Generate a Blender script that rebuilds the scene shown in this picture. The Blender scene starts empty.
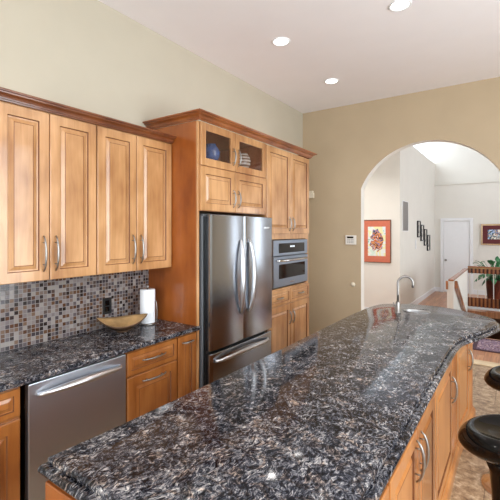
import bpy, bmesh, math, random
from mathutils import Vector, Matrix

random.seed(7)
S = bpy.context.scene
COL = S.collection
PI = math.pi

# ------------------------------------------------------------------ camera, world, light, exposure
CAMX, CAMH, YAW, FPX = 2.97, 1.7633, 34.196, 390.0
cam_d = bpy.data.cameras.new('camera')
cam_d.sensor_width = 36.0
cam_d.lens = FPX * 36.0 / 500.0
cam_d.shift_y = -19.0 / 500.0
cam_d.clip_start = 0.02
cam = bpy.data.objects.new('camera', cam_d)
cam.location = (CAMX, 0.0, CAMH)
cam.rotation_euler = (PI / 2, 0, math.radians(YAW))
COL.objects.link(cam)
S.camera = cam

S.view_settings.view_transform = 'Standard'
S.view_settings.look = 'None'
S.view_settings.gamma = 1.0
S.view_settings.use_curve_mapping = False
S.view_settings.exposure = 0.0

W = bpy.data.worlds.new('sky')
S.world = W
W.use_nodes = True
wb = W.node_tree.nodes['Background']
wb.inputs['Color'].default_value = (0.86, 0.93, 1.0, 1)
wb.inputs['Strength'].default_value = 2.2


def area_light(name, loc, rot, sx, sy, power, color=(1, 1, 1)):
    d = bpy.data.lights.new(name, 'AREA')
    d.shape = 'RECTANGLE'
    d.size, d.size_y = sx, sy
    d.energy = power
    d.color = color
    o = bpy.data.objects.new(name, d)
    o.location = loc
    o.rotation_euler = rot
    COL.objects.link(o)
    return o


# daylight outside the kitchen windows and clerestory, plus an added foyer fill
area_light('daylight_side_window', (5.75, 2.0, 1.9), (0, math.radians(90), 0), 3.2, 4.2, 285, (0.90, 0.96, 1.0))
area_light('daylight_rear_window', (2.8, -3.15, 1.95), (math.radians(90), 0, 0), 4.2, 3.0, 200, (0.91, 0.96, 1.0))
area_light('daylight_clerestory', (0.35, 9.4, 4.45), (0, math.radians(-80), 0), 1.0, 5.8, 60, (0.84, 0.93, 1.0))
area_light('added_foyer_daylight', (5.75, 9.6, 1.6), (0, math.radians(90), 0), 2.0, 3.4, 105, (0.90, 0.95, 1.0))  # added fill that evens out the foyer walls

# ------------------------------------------------------------------ materials


def newmat(name):
    m = bpy.data.materials.new(name)
    m.use_nodes = True
    nt = m.node_tree
    return m, nt, nt.nodes['Principled BSDF']


def N(nt, kind, **kw):
    n = nt.nodes.new(kind)
    for k, v in kw.items():
        if k in n.inputs:
            n.inputs[k].default_value = v
        else:
            setattr(n, k, v)
    return n


def srgb(r, g, b):
    f = lambda c: (c / 255 / 12.92) if c / 255 <= 0.04045 else ((c / 255 + 0.055) / 1.055) ** 2.4
    return (f(r), f(g), f(b), 1)


def ramp(nt, stops, interp='LINEAR'):
    r = nt.nodes.new('ShaderNodeValToRGB')
    cr = r.color_ramp
    cr.interpolation = interp
    while len(cr.elements) < len(stops):
        cr.elements.new(0.5)
    for e, (p, c) in zip(cr.elements, stops):
        e.position = p
        e.color = c if len(c) == 4 else (*c, 1)
    return r


def coords(nt, scale=(1, 1, 1), kind='Object', rot=(0, 0, 0)):
    tc = nt.nodes.new('ShaderNodeTexCoord')
    mp = nt.nodes.new('ShaderNodeMapping')
    mp.inputs['Scale'].default_value = scale
    mp.inputs['Rotation'].default_value = rot
    nt.links.new(tc.outputs[kind], mp.inputs['Vector'])
    return mp.outputs['Vector']


def plain(name, col, rough=0.5, metal=0.0, noise=0.0, nscale=20.0, coat=0.0, bump=0.0, spec=0.5):
    m, nt, b = newmat(name)
    b.inputs['Roughness'].default_value = rough
    b.inputs['Metallic'].default_value = metal
    b.inputs['Coat Weight'].default_value = coat
    b.inputs['Specular IOR Level'].default_value = spec
    v = coords(nt)
    n = N(nt, 'ShaderNodeTexNoise', Scale=nscale, Detail=3.0)
    nt.links.new(v, n.inputs['Vector'])
    lo = tuple(max(0, c * (1 - noise)) for c in col[:3])
    hi = tuple(min(1, c * (1 + noise)) for c in col[:3])
    r = ramp(nt, [(0.3, lo), (0.7, hi)])
    nt.links.new(n.outputs['Fac'], r.inputs['Fac'])
    nt.links.new(r.outputs['Color'], b.inputs['Base Color'])
    if bump:
        bp = N(nt, 'ShaderNodeBump', Strength=bump, Distance=0.01)
        nt.links.new(n.outputs['Fac'], bp.inputs['Height'])
        nt.links.new(bp.outputs['Normal'], b.inputs['Normal'])
    return m


def wood(name, light, mid, dark, scale=(14, 14, 1.1), rough=0.32, coat=0.55):
    m, nt, b = newmat(name)
    v = coords(nt, scale)
    n1 = N(nt, 'ShaderNodeTexNoise', Scale=1.6, Detail=6.0, Roughness=0.6, Distortion=0.6)
    nt.links.new(v, n1.inputs['Vector'])
    v2 = coords(nt, (2.3, 2.3, 1.4))
    n2 = N(nt, 'ShaderNodeTexNoise', Scale=1.5, Detail=3.0)
    nt.links.new(v2, n2.inputs['Vector'])
    mx = N(nt, 'ShaderNodeMix', data_type='FLOAT')
    mx.inputs[0].default_value = 0.66
    nt.links.new(n1.outputs['Fac'], mx.inputs[2])
    nt.links.new(n2.outputs['Fac'], mx.inputs[3])
    r = ramp(nt, [(0.36, dark), (0.5, mid), (0.62, light)])
    nt.links.new(mx.outputs[0], r.inputs['Fac'])
    nt.links.new(r.outputs['Color'], b.inputs['Base Color'])
    b.inputs['Roughness'].default_value = rough
    b.inputs['Coat Weight'].default_value = coat
    b.inputs['Coat Roughness'].default_value = 0.1
    return m


def granite(name):
    m, nt, b = newmat(name)
    v = coords(nt)
    warp = N(nt, 'ShaderNodeTexNoise', Scale=7.0, Detail=2.0)
    nt.links.new(v, warp.inputs['Vector'])
    sub = N(nt, 'ShaderNodeVectorMath', operation='SUBTRACT')
    sub.inputs[1].default_value = (0.5, 0.5, 0.5)
    nt.links.new(warp.outputs['Color'], sub.inputs[0])
    sc = N(nt, 'ShaderNodeVectorMath', operation='SCALE')
    sc.inputs['Scale'].default_value = 0.10
    nt.links.new(sub.outputs[0], sc.inputs[0])
    add = N(nt, 'ShaderNodeVectorMath', operation='ADD')
    nt.links.new(v, add.inputs[0])
    nt.links.new(sc.outputs[0], add.inputs[1])
    mp = N(nt, 'ShaderNodeMapping')
    mp.inputs['Scale'].default_value = (82, 46, 62)
    mp.inputs['Rotation'].default_value = (0, 0, 0.5)
    nt.links.new(add.outputs[0], mp.inputs['Vector'])
    fl = N(nt, 'ShaderNodeTexNoise', Scale=1.0, Detail=8.0, Roughness=0.77, Distortion=0.8)
    nt.links.new(mp.outputs[0], fl.inputs['Vector'])
    big = N(nt, 'ShaderNodeTexNoise', Scale=11.0, Detail=3.0, Roughness=0.6, Distortion=0.8)
    nt.links.new(v, big.inputs['Vector'])
    bmr = N(nt, 'ShaderNodeMapRange')
    bmr.inputs['To Min'].default_value = -0.20
    bmr.inputs['To Max'].default_value = 0.11
    nt.links.new(big.outputs['Fac'], bmr.inputs['Value'])
    sm_ = N(nt, 'ShaderNodeMath', operation='ADD')
    nt.links.new(fl.outputs['Fac'], sm_.inputs[0])
    nt.links.new(bmr.outputs[0], sm_.inputs[1])
    r1 = ramp(nt, [(0.39, srgb(17, 18, 24)), (0.46, srgb(54, 56, 65)), (0.52, srgb(112, 111, 116)), (0.58, srgb(172, 167, 164)), (0.66, srgb(232, 227, 222))])
    nt.links.new(sm_.outputs[0], r1.inputs['Fac'])
    br = N(nt, 'ShaderNodeTexNoise', Scale=22.0, Detail=3.0, Distortion=1.0)
    nt.links.new(add.outputs[0], br.inputs['Vector'])
    rb = ramp(nt, [(0.50, (0, 0, 0)), (0.60, (0.55, 0.55, 0.55))])
    nt.links.new(br.outputs['Fac'], rb.inputs['Fac'])
    mx = N(nt, 'ShaderNodeMix', data_type='RGBA', blend_type='MULTIPLY')
    mx.inputs[7].default_value = srgb(205, 160, 118)
    nt.links.new(rb.outputs['Color'], mx.inputs[0])
    nt.links.new(r1.outputs['Color'], mx.inputs[6])
    nt.links.new(mx.outputs[2], b.inputs['Base Color'])
    b.inputs['Roughness'].default_value = 0.09
    b.inputs['Specular IOR Level'].default_value = 0.22
    return m


def mosaic(name, pitch=0.025):
    m, nt, b = newmat(name)
    tc = nt.nodes.new('ShaderNodeTexCoord')
    sep = nt.nodes.new('ShaderNodeSeparateXYZ')
    nt.links.new(tc.outputs['Object'], sep.inputs[0])
    cmb = nt.nodes.new('ShaderNodeCombineXYZ')
    nt.links.new(sep.outputs['Y'], cmb.inputs[0])
    nt.links.new(sep.outputs['Z'], cmb.inputs[1])
    mp = nt.nodes.new('ShaderNodeMapping')
    k = 1.0 / pitch
    mp.inputs['Scale'].default_value = (k, k, k)
    nt.links.new(cmb.outputs[0], mp.inputs['Vector'])
    fl = N(nt, 'ShaderNodeVectorMath', operation='FLOOR')
    nt.links.new(mp.outputs[0], fl.inputs[0])
    wn = N(nt, 'ShaderNodeTexWhiteNoise', noise_dimensions='2D')
    nt.links.new(fl.outputs[0], wn.inputs['Vector'])
    cols = [(132, 122, 118), (84, 68, 62), (148, 138, 132), (54, 44, 44), (118, 100, 92), (96, 86, 88), (88, 58, 42),
            (138, 128, 126), (66, 58, 62), (116, 92, 76), (150, 141, 136), (92, 78, 74), (46, 36, 34), (124, 114, 114), (98, 70, 52), (78, 70, 74)]
    r = ramp(nt, [(i / len(cols), srgb(*c)) for i, c in enumerate(cols)], 'CONSTANT')
    nt.links.new(wn.outputs['Value'], r.inputs['Fac'])
    fr = N(nt, 'ShaderNodeVectorMath', operation='FRACTION')
    nt.links.new(mp.outputs[0], fr.inputs[0])
    s2 = nt.nodes.new('ShaderNodeSeparateXYZ')
    nt.links.new(fr.outputs[0], s2.inputs[0])
    edges = []
    for ax in ('X', 'Y'):
        a = N(nt, 'ShaderNodeMath', operation='SUBTRACT')
        a.inputs[1].default_value = 0.5
        nt.links.new(s2.outputs[ax], a.inputs[0])
        c = N(nt, 'ShaderNodeMath', operation='ABSOLUTE')
        nt.links.new(a.outputs[0], c.inputs[0])
        edges.append(c)
    mx = N(nt, 'ShaderNodeMath', operation='MAXIMUM')
    nt.links.new(edges[0].outputs[0], mx.inputs[0])
    nt.links.new(edges[1].outputs[0], mx.inputs[1])
    gr = ramp(nt, [(0.42, (0, 0, 0)), (0.46, (1, 1, 1))])
    nt.links.new(mx.outputs[0], gr.inputs['Fac'])
    mix = N(nt, 'ShaderNodeMix', data_type='RGBA')
    mix.inputs[7].default_value = srgb(142, 135, 133)
    nt.links.new(gr.outputs['Color'], mix.inputs[0])
    nt.links.new(r.outputs['Color'], mix.inputs[6])
    nt.links.new(mix.outputs[2], b.inputs['Base Color'])
    rg = ramp(nt, [(0.0, (0.14, 0.14, 0.14)), (1.0, (0.7, 0.7, 0.7))])
    nt.links.new(gr.outputs['Color'], rg.inputs['Fac'])
    nt.links.new(rg.outputs['Color'], b.inputs['Roughness'])
    inv = N(nt, 'ShaderNodeBump', Strength=0.35, Distance=0.004)
    inv.invert = True
    nt.links.new(gr.outputs['Color'], inv.inputs['Height'])
    nt.links.new(inv.outputs['Normal'], b.inputs['Normal'])
    return m


def steel(name, col=(0.42, 0.42, 0.43), rough=0.24, brush=(2, 2, 60)):
    m, nt, b = newmat(name)
    v = coords(nt, brush)
    n = N(nt, 'ShaderNodeTexNoise', Scale=6.0, Detail=4.0)
    nt.links.new(v, n.inputs['Vector'])
    r = ramp(nt, [(0.3, (rough * 0.97,) * 3), (0.7, (rough * 1.03,) * 3)])
    nt.links.new(n.outputs['Fac'], r.inputs['Fac'])
    nt.links.new(r.outputs['Color'], b.inputs['Roughness'])
    b.inputs['Base Color'].default_value = (*col, 1)
    b.inputs['Metallic'].default_value = 1.0
    return m


def planks(name, cols, width=0.09, length=1.1, rough=0.28, along='Y'):
    m, nt, b = newmat(name)
    rot = (0, 0, PI / 2) if along == 'Y' else (0, 0, 0)
    v = coords(nt, (1, 1, 1), rot=rot)
    br = nt.nodes.new('ShaderNodeTexBrick')
    br.offset = 0.37
    br.inputs['Scale'].default_value = 1.0
    br.inputs['Brick Width'].default_value = length
    br.inputs['Row Height'].default_value = width
    br.inputs['Mortar Size'].default_value = 0.0015
    br.inputs['Color1'].default_value = cols[0]
    br.inputs['Color2'].default_value = cols[1]
    br.inputs['Mortar'].default_value = cols[2]
    nt.links.new(v, br.inputs['Vector'])
    v2 = coords(nt, (30, 2, 1) if along == 'Y' else (2, 30, 1))
    n = N(nt, 'ShaderNodeTexNoise', Scale=1.5, Detail=5.0)
    nt.links.new(v2, n.inputs['Vector'])
    r = ramp(nt, [(0.3, (0.65, 0.6, 0.55)), (0.7, (1, 1, 1))])
    nt.links.new(n.outputs['Fac'], r.inputs['Fac'])
    mx = N(nt, 'ShaderNodeMix', data_type='RGBA', blend_type='MULTIPLY')
    mx.inputs[0].default_value = 1.0
    nt.links.new(br.outputs['Color'], mx.inputs[6])
    nt.links.new(r.outputs['Color'], mx.inputs[7])
    nt.links.new(mx.outputs[2], b.inputs['Base Color'])
    b.inputs['Roughness'].default_value = rough
    return m


def stonefloor(name):
    m, nt, b = newmat(name)
    v = coords(nt)
    n = N(nt, 'ShaderNodeTexNoise', Scale=16.0, Detail=9.0, Roughness=0.75, Distortion=0.3)
    nt.links.new(v, n.inputs['Vector'])
    r = ramp(nt, [(0.34, srgb(104, 78, 58)), (0.46, srgb(150, 122, 94)), (0.56, srgb(184, 158, 128)), (0.68, srgb(220, 202, 178))])
    nt.links.new(n.outputs['Fac'], r.inputs['Fac'])
    br = nt.nodes.new('ShaderNodeTexBrick')
    br.offset = 0.5
    br.inputs['Brick Width'].default_value = 0.46
    br.inputs['Row Height'].default_value = 0.46
    br.inputs['Scale'].default_value = 1.0
    br.inputs['Mortar Size'].default_value = 0.004
    br.inputs['Color1'].default_value = (1, 1, 1, 1)
    br.inputs['Color2'].default_value = (0.86, 0.84, 0.82, 1)
    br.inputs['Mortar'].default_value = (0.5, 0.45, 0.4, 1)
    nt.links.new(v, br.inputs['Vector'])
    mx = N(nt, 'ShaderNodeMix', data_type='RGBA', blend_type='MULTIPLY')
    mx.inputs[0].default_value = 1.0
    nt.links.new(r.outputs['Color'], mx.inputs[6])
    nt.links.new(br.outputs['Color'], mx.inputs[7])
    nt.links.new(mx.outputs[2], b.inputs['Base Color'])
    b.inputs['Roughness'].default_value = 0.35
    return m


def glassmat(name, tint=(1, 1, 1), refl=0.1, rough=0.02):
    m = bpy.data.materials.new(name)
    m.use_nodes = True
    nt = m.node_tree
    nt.nodes.clear()
    out = nt.nodes.new('ShaderNodeOutputMaterial')
    t = nt.nodes.new('ShaderNodeBsdfTransparent')
    t.inputs['Color'].default_value = (*tint, 1)
    g = nt.nodes.new('ShaderNodeBsdfGlossy')
    g.inputs['Roughness'].default_value = rough
    mx = nt.nodes.new('ShaderNodeMixShader')
    mx.inputs[0].default_value = refl
    nt.links.new(t.outputs[0], mx.inputs[1])
    nt.links.new(g.outputs[0], mx.inputs[2])
    nt.links.new(mx.outputs[0], out.inputs['Surface'])
    return m


def emit(name, col, strength):
    m, nt, b = newmat(name)
    b.inputs['Base Color'].default_value = (0.9, 0.9, 0.9, 1)
    b.inputs['Emission Color'].default_value = (*col, 1)
    b.inputs['Emission Strength'].default_value = strength
    return m


def blotch(name, cols, scale=9.0, distortion=1.2, rough=0.5, detail=2.0):
    m, nt, b = newmat(name)
    v = coords(nt)
    n = N(nt, 'ShaderNodeTexNoise', Scale=scale, Detail=detail, Distortion=distortion)
    nt.links.new(v, n.inputs['Vector'])
    k = len(cols)
    r = ramp(nt, [(0.3 + 0.4 * i / k, srgb(*c)) for i, c in enumerate(cols)], 'CONSTANT')
    nt.links.new(n.outputs['Fac'], r.inputs['Fac'])
    nt.links.new(r.outputs['Color'], b.inputs['Base Color'])
    b.inputs['Roughness'].default_value = rough
    return m


M = {}
M['tone_left'] = plain('pale_wall_tone', srgb(190, 181, 163), 0.85, noise=0.02, nscale=3)  # paler tone than the arch wall
M['paint_back'] = plain('tan_wall_paint', srgb(184, 164, 136), 0.85, noise=0.02, nscale=3)
M['paint_hall'] = plain('hall_wall_paint', srgb(230, 226, 218), 0.85, noise=0.015, nscale=3)
M['ceiling'] = plain('ceiling_paint', srgb(244, 240, 242), 0.9, noise=0.01, nscale=3)
M['white'] = plain('white_gloss_paint', srgb(238, 238, 240), 0.35, noise=0.01)
M['maple'] = wood('honey_maple', srgb(206, 156, 108), srgb(184, 134, 86), srgb(152, 100, 58))
M['maple_base'] = wood('dimmed_maple', srgb(182, 120, 64), srgb(168, 105, 52), srgb(144, 83, 36))  # same maple, toned darker since the base units get less light
M['cherry'] = wood('reddish_side_panel', srgb(168, 94, 38), srgb(154, 82, 29), srgb(130, 64, 21), scale=(6, 6, 1.0))
M['crown'] = wood('crown_stain', srgb(128, 74, 42), srgb(112, 60, 32), srgb(84, 42, 22), scale=(12, 1.2, 12))
M['crown_tall'] = wood('amber_crown_stain', srgb(156, 90, 44), srgb(138, 75, 35), srgb(106, 54, 25), scale=(12, 1.2, 12))
M['glaze'] = plain('dark_glaze', srgb(112, 66, 34), 0.5, noise=0.1)
M['interior'] = wood('cabinet_interior', srgb(190, 120, 80), srgb(172, 102, 66), srgb(146, 82, 50))
M['granite'] = granite('dark_quartz')
M['mosaic'] = mosaic('glass_mosaic', 0.030)
M['steel'] = steel('brushed_steel', (0.36, 0.38, 0.42), 0.2)
M['steel_h'] = steel('brushed_steel_horizontal', (0.58, 0.63, 0.71), 0.36, (2, 60, 2))
M['steel_d'] = steel('grey_steel', (0.24, 0.27, 0.32), 0.38, (2, 60, 2))
M['satin'] = steel('satin_handle_metal', (0.66, 0.66, 0.68), 0.3, (3, 3, 3))
M['chrome'] = steel('polished_metal', (0.66, 0.66, 0.66), 0.12, (3, 3, 3))
M['nickel'] = steel('satin_nickel', (0.33, 0.315, 0.30), 0.33, (3, 3, 3))
M['fridge_side'] = plain('grey_appliance_side', srgb(92, 94, 98), 0.5, noise=0.03)
M['black'] = plain('black_plastic', srgb(14, 14, 15), 0.35, noise=0.05)
M['black_gloss'] = plain('black_gloss_plastic', srgb(8, 7, 7), 0.09, noise=0.05, spec=0.22)
M['black_glass'] = plain('black_glass', srgb(10, 11, 13), 0.05, noise=0.05)
M['floor'] = stonefloor('stone_tile_floor')
M['hallwood'] = planks('hall_hardwood', [srgb(214, 156, 114), srgb(190, 128, 90), srgb(110, 70, 46)])
M['threshold'] = wood('sunlit_threshold', srgb(236, 214, 178), srgb(226, 202, 164), srgb(206, 178, 138), scale=(1.2, 14, 14))  # wood lightened for the strip of sun at the arch
M['oak_rail'] = wood('brown_rail_wood', srgb(180, 112, 62), srgb(160, 96, 52), srgb(124, 70, 36))
M['darkwood'] = wood('dark_stair_wood', srgb(78, 44, 26), srgb(62, 34, 20), srgb(44, 24, 14))
M['glass'] = glassmat('cabinet_glass', (0.96, 0.95, 0.94), 0.06)
M['pane'] = glassmat('window_pane', (0.97, 0.98, 0.98), 0.06)
M['paper'] = plain('paper_towel', srgb(240, 242, 246), 0.95, noise=0.02, nscale=60, bump=0.3)
M['bronze'] = plain('bronze_bowl_outside', srgb(84, 60, 40), 0.35, metal=0.3, noise=0.2, nscale=14)
M['bowl_in'] = plain('tan_bowl_inside', srgb(176, 142, 98), 0.3, noise=0.3, nscale=11, coat=0.4)
M['blueglass'] = plain('blue_glass', srgb(70, 96, 150), 0.08, noise=0.35, nscale=16, coat=0.6)
M['stripeglass'] = None
M['red_mat'] = plain('coral_mat', srgb(206, 114, 88), 0.7, noise=0.05)
M['gold_frame'] = wood('gold_wood_frame', srgb(196, 158, 100), srgb(176, 134, 78), srgb(140, 100, 56))
M['thin_frame'] = wood('brown_thin_frame', srgb(120, 84, 54), srgb(104, 68, 42), srgb(80, 50, 30))
M['maroon'] = plain('maroon_mat', srgb(98, 36, 40), 0.7, noise=0.06)
M['abstract'] = blotch('abstract_painting', [(232, 236, 230), (40, 40, 64), (216, 220, 224), (224, 110, 60), (44, 40, 60), (226, 150, 90), (120, 120, 170), (46, 44, 62), (80, 160, 120), (220, 226, 222)], 5.0, 1.6)
M['sheet'] = blotch('pale_painted_ground', [(214, 232, 220), (232, 236, 232), (236, 232, 180), (226, 232, 238), (150, 200, 170)], 4.0, 0.8)
M['landscape'] = blotch('landscape_print', [(60, 90, 150), (226, 230, 236), (110, 150, 200), (70, 84, 80), (240, 236, 226), (150, 110, 90), (96, 130, 190)], 9, 0.9)
M['photo_mat'] = plain('photo_mat', srgb(226, 222, 214), 0.6, noise=0.03)
M['photo'] = blotch('photo_print', [(150, 146, 140), (210, 206, 198), (116, 112, 108), (190, 184, 176)], 8, 0.6)
M['vent'] = plain('vent_metal', srgb(158, 154, 152), 0.5, noise=0.02)
M['vent_dark'] = plain('vent_shadow', srgb(120, 116, 112), 0.7, noise=0.02)
M['plate'] = plain('ivory_plastic', srgb(226, 216, 196), 0.4, noise=0.02)
M['keypad'] = plain('white_plastic', srgb(228, 222, 214), 0.4, noise=0.02)
M['leaf'] = plain('green_leaf', srgb(62, 124, 78), 0.45, noise=0.45, nscale=9)
M['basket'] = wood('basket_brown', srgb(128, 70, 44), srgb(96, 48, 30), srgb(40, 22, 16), scale=(30, 30, 2), rough=0.6, coat=0)
M['soil'] = plain('soil', srgb(50, 36, 26), 0.9, noise=0.3)
M['red_rug'] = blotch('red_rug', [(150, 40, 52), (176, 60, 70), (120, 30, 44), (190, 90, 92)], 12, 0.5, 0.9)
M['rug_field'] = blotch('purple_rug_field', [(112, 82, 104), (150, 128, 150), (84, 62, 92), (176, 152, 160), (96, 60, 76), (132, 104, 130)], 14, 0.7, 0.9)
M['rug_edge'] = plain('dark_rug_border', srgb(72, 48, 62), 0.9, noise=0.25, nscale=40)
M['lens'] = emit('downlight_lens', (1.0, 0.96, 0.90), 6.0)
M['clock'] = emit('display_digits', (0.55, 0.8, 1.0), 0.5)
M['sinksteel'] = steel('sink_steel', (0.55, 0.55, 0.56), 0.35, (4, 4, 4))


def stripes():
    m, nt, b = newmat('striped_glass')
    v = coords(nt, (1, 1, 1))
    w = N(nt, 'ShaderNodeTexWave', Scale=9.0, Distortion=0.4, wave_type='BANDS', bands_direction='Z')
    nt.links.new(v, w.inputs['Vector'])
    r = ramp(nt, [(0.4, srgb(196, 184, 176)), (0.6, srgb(120, 92, 80))])
    nt.links.new(w.outputs['Fac'], r.inputs['Fac'])
    nt.links.new(r.outputs['Color'], b.inputs['Base Color'])
    b.inputs['Roughness'].default_value = 0.1
    return m


M['stripeglass'] = stripes()

# ------------------------------------------------------------------ mesh helpers


def origin_of(o):
    v = Vector((0, 0, 0))
    while o is not None:
        v += o.location
        o = o.parent
    return v


class MB:
    """collects shapes in world coordinates; build() links them as ONE mesh object"""

    def __init__(self):
        self.bm = bmesh.new()
        self.mi = 0

    def face(self, vs, smooth=False):
        try:
            f = self.bm.faces.new(vs)
            f.material_index = self.mi
            f.smooth = smooth
            return f
        except ValueError:
            return None

    def box(self, x0, x1, y0, y1, z0, z1, bevel=0.0, seg=2):
        t = bmesh.new()
        vs = [t.verts.new(p) for p in ((x0, y0, z0), (x1, y0, z0), (x1, y1, z0), (x0, y1, z0), (x0, y0, z1), (x1, y0, z1), (x1, y1, z1), (x0, y1, z1))]
        for q in ((3, 2, 1, 0), (4, 5, 6, 7), (0, 1, 5, 4), (1, 2, 6, 5), (2, 3, 7, 6), (3, 0, 4, 7)):
            t.faces.new([vs[i] for i in q])
        if bevel:
            bmesh.ops.bevel(t, geom=list(t.edges), offset=bevel, segments=seg, profile=0.5, affect='EDGES')
        self._merge(t)
        return self

    def _merge(self, t, smooth=False):
        mp = {v: self.bm.verts.new(v.co) for v in t.verts}
        for f in t.faces:
            self.face([mp[v] for v in f.verts], smooth or f.smooth)
        t.free()

    def quad(self, a, b, c, d):
        self.face([self.bm.verts.new(p) for p in (a, b, c, d)])
        return self

    def rings(self, rings, close=True, cap0=True, cap1=True, smooth=False, loop=False):
        R = [[self.bm.verts.new(p) for p in r] for r in rings]
        n = len(R[0])
        pairs = list(zip(R[:-1], R[1:]))
        if loop:
            pairs.append((R[-1], R[0]))
        for a, b in pairs:
            for i in range(n if close else n - 1):
                j = (i + 1) % n
                self.face([a[i], a[j], b[j], b[i]], smooth)
        if cap0 and not loop:
            self.face(list(reversed(R[0])))
        if cap1 and not loop:
            self.face(R[-1])
        return self

    def lathe(self, prof, c, n=32, smooth=True, cap0=True, cap1=True, sx=1.0, sy=1.0):
        rs = []
        for r, z in prof:
            r = max(r, 1e-4)
            rs.append([(c[0] + sx * r * math.cos(2 * PI * i / n), c[1] + sy * r * math.sin(2 * PI * i / n), c[2] + z) for i in range(n)])
        return self.rings(rs, smooth=smooth, cap0=cap0, cap1=cap1)

    def tube(self, pts, rad, n=10, squash=None):
        pts = [Vector(p) for p in pts]
        if not isinstance(rad, (list, tuple)):
            rad = [rad] * len(pts)
        rs = []
        prevu = None
        for i, p in enumerate(pts):
            d = (pts[min(i + 1, len(pts) - 1)] - pts[max(i - 1, 0)]).normalized()
            if prevu is None:
                ref = Vector((0, 0, 1)) if abs(d.z) < 0.9 else Vector((1, 0, 0))
                u = (ref - d * ref.dot(d)).normalized()
            else:
                u = (prevu - d * prevu.dot(d)).normalized()
            prevu = u
            w = d.cross(u)
            k = squash or 1.0
            rs.append([p + rad[i] * (u * math.cos(2 * PI * j / n) + w * k * math.sin(2 * PI * j / n)) for j in range(n)])
        return self.rings(rs, smooth=True)

    def prism(self, outline, z0, z1, hole=None):
        """extruded polygon in the xy plane, any shape, with an optional hole"""
        t = bmesh.new()

        def loop(pts, z):
            vs = [t.verts.new((p[0], p[1], z)) for p in pts]
            return vs, [t.edges.new((vs[i], vs[(i + 1) % len(vs)])) for i in range(len(vs))]
        allv = []
        for z in (z0, z1):
            vo, eo = loop(outline, z)
            e = list(eo)
            vh = []
            if hole:
                vh, eh = loop(hole, z)
                e += eh
            bmesh.ops.triangle_fill(t, use_beauty=True, use_dissolve=False, edges=e, normal=(0, 0, 1))
            allv.append((vo, vh))
        for k in (0, 1):
            a, b = allv[0][k], allv[1][k]
            for i in range(len(a)):
                j = (i + 1) % len(a)
                t.faces.new([a[i], a[j], b[j], b[i]])
        bmesh.ops.recalc_face_normals(t, faces=list(t.faces))
        self._merge(t)
        return self

    def panel(self, o, U, V, Nn, w, h, steps):
        """raised-panel front: steps = list of (inset, height) from the outer edge to the middle"""
        o, U, V, Nn = Vector(o), Vector(U), Vector(V), Vector(Nn)
        rs = []
        for ins, d in steps:
            rs.append([o + U * ins + V * ins + Nn * d, o + U * (w - ins) + V * ins + Nn * d, o + U * (w - ins) + V * (h - ins) + Nn * d, o + U * ins + V * (h - ins) + Nn * d])
        return self.rings(rs)

    def sphere(self, c, r, n=20, m=12, sc=(1, 1, 1)):
        rs = []
        for k in range(1, m):
            a = PI * k / m
            rs.append([(c[0] + sc[0] * r * math.sin(a) * math.cos(2 * PI * i / n), c[1] + sc[1] * r * math.sin(a) * math.sin(2 * PI * i / n), c[2] - sc[2] * r * math.cos(a)) for i in range(n)])
        return self.rings(rs, smooth=True)

    def build(self, name, mat, parent=None, bevel=0.0, keep_normals=False):
        bm = self.bm
        bmesh.ops.remove_doubles(bm, verts=list(bm.verts), dist=1e-6)
        if not keep_normals:
            bmesh.ops.recalc_face_normals(bm, faces=list(bm.faces))
        if parent is not None:
            off = origin_of(parent)
        else:
            xs = [v.co.x for v in bm.verts]
            ys = [v.co.y for v in bm.verts]
            off = Vector(((min(xs) + max(xs)) / 2, (min(ys) + max(ys)) / 2, min(v.co.z for v in bm.verts)))
        for v in bm.verts:
            v.co -= off
        me = bpy.data.meshes.new(name)
        bm.to_mesh(me)
        bm.free()
        for mm in (mat if isinstance(mat, (list, tuple)) else [mat]):
            me.materials.append(mm)
        o = bpy.data.objects.new(name, me)
        COL.objects.link(o)
        if parent is not None:
            o.parent = parent
        else:
            o.location = off
        if bevel:
            b = o.modifiers.new('bevel', 'BEVEL')
            b.width = bevel
            b.segments = 2
            b.limit_method = 'ANGLE'
            b.angle_limit = math.radians(40)
        return o


def tag(o, label, cat, group=None):
    o['label'] = label
    o['category'] = cat
    if group:
        o['group'] = group
    return o


def thing(name, label, cat, loc, group=None):
    o = bpy.data.objects.new(name, None)
    o.empty_display_size = 0.1
    o.location = loc
    COL.objects.link(o)
    return tag(o, label, cat, group)


def struct(o, label=None):
    o['kind'] = 'structure'
    if label:
        o['label'] = label
    return o


def copy_tree(o, parent=None, loc=None, label=None):
    c = o.copy()
    COL.objects.link(c)
    if parent is not None:
        c.parent = parent
    if loc is not None:
        c.location = loc
    if label:
        c['label'] = label
    for ch in list(o.children):
        copy_tree(ch, c)
    return c


# ------------------------------------------------------------------ the setting
CZ = 3.75                    # kitchen ceiling
YB = 5.96                    # arch wall
XR = 5.6
YN = -3.0
TH = 0.15

struct(MB().box(-0.15, XR + 0.15, YN - 0.15, YB + 0.075, -0.12, 0.0).build('floor', M['floor']), 'mottled beige stone tile kitchen floor')
struct(MB().box(-0.15, XR + 0.15, YN - 0.15, YB, CZ, CZ + 0.12).build('ceiling', M['ceiling']), 'pale flat kitchen ceiling')
struct(MB().box(-0.15, 0.0, YN - 0.15, YB, 0.0, CZ).build('wall_left', M['tone_left']), 'pale wall behind the cabinets')

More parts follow.
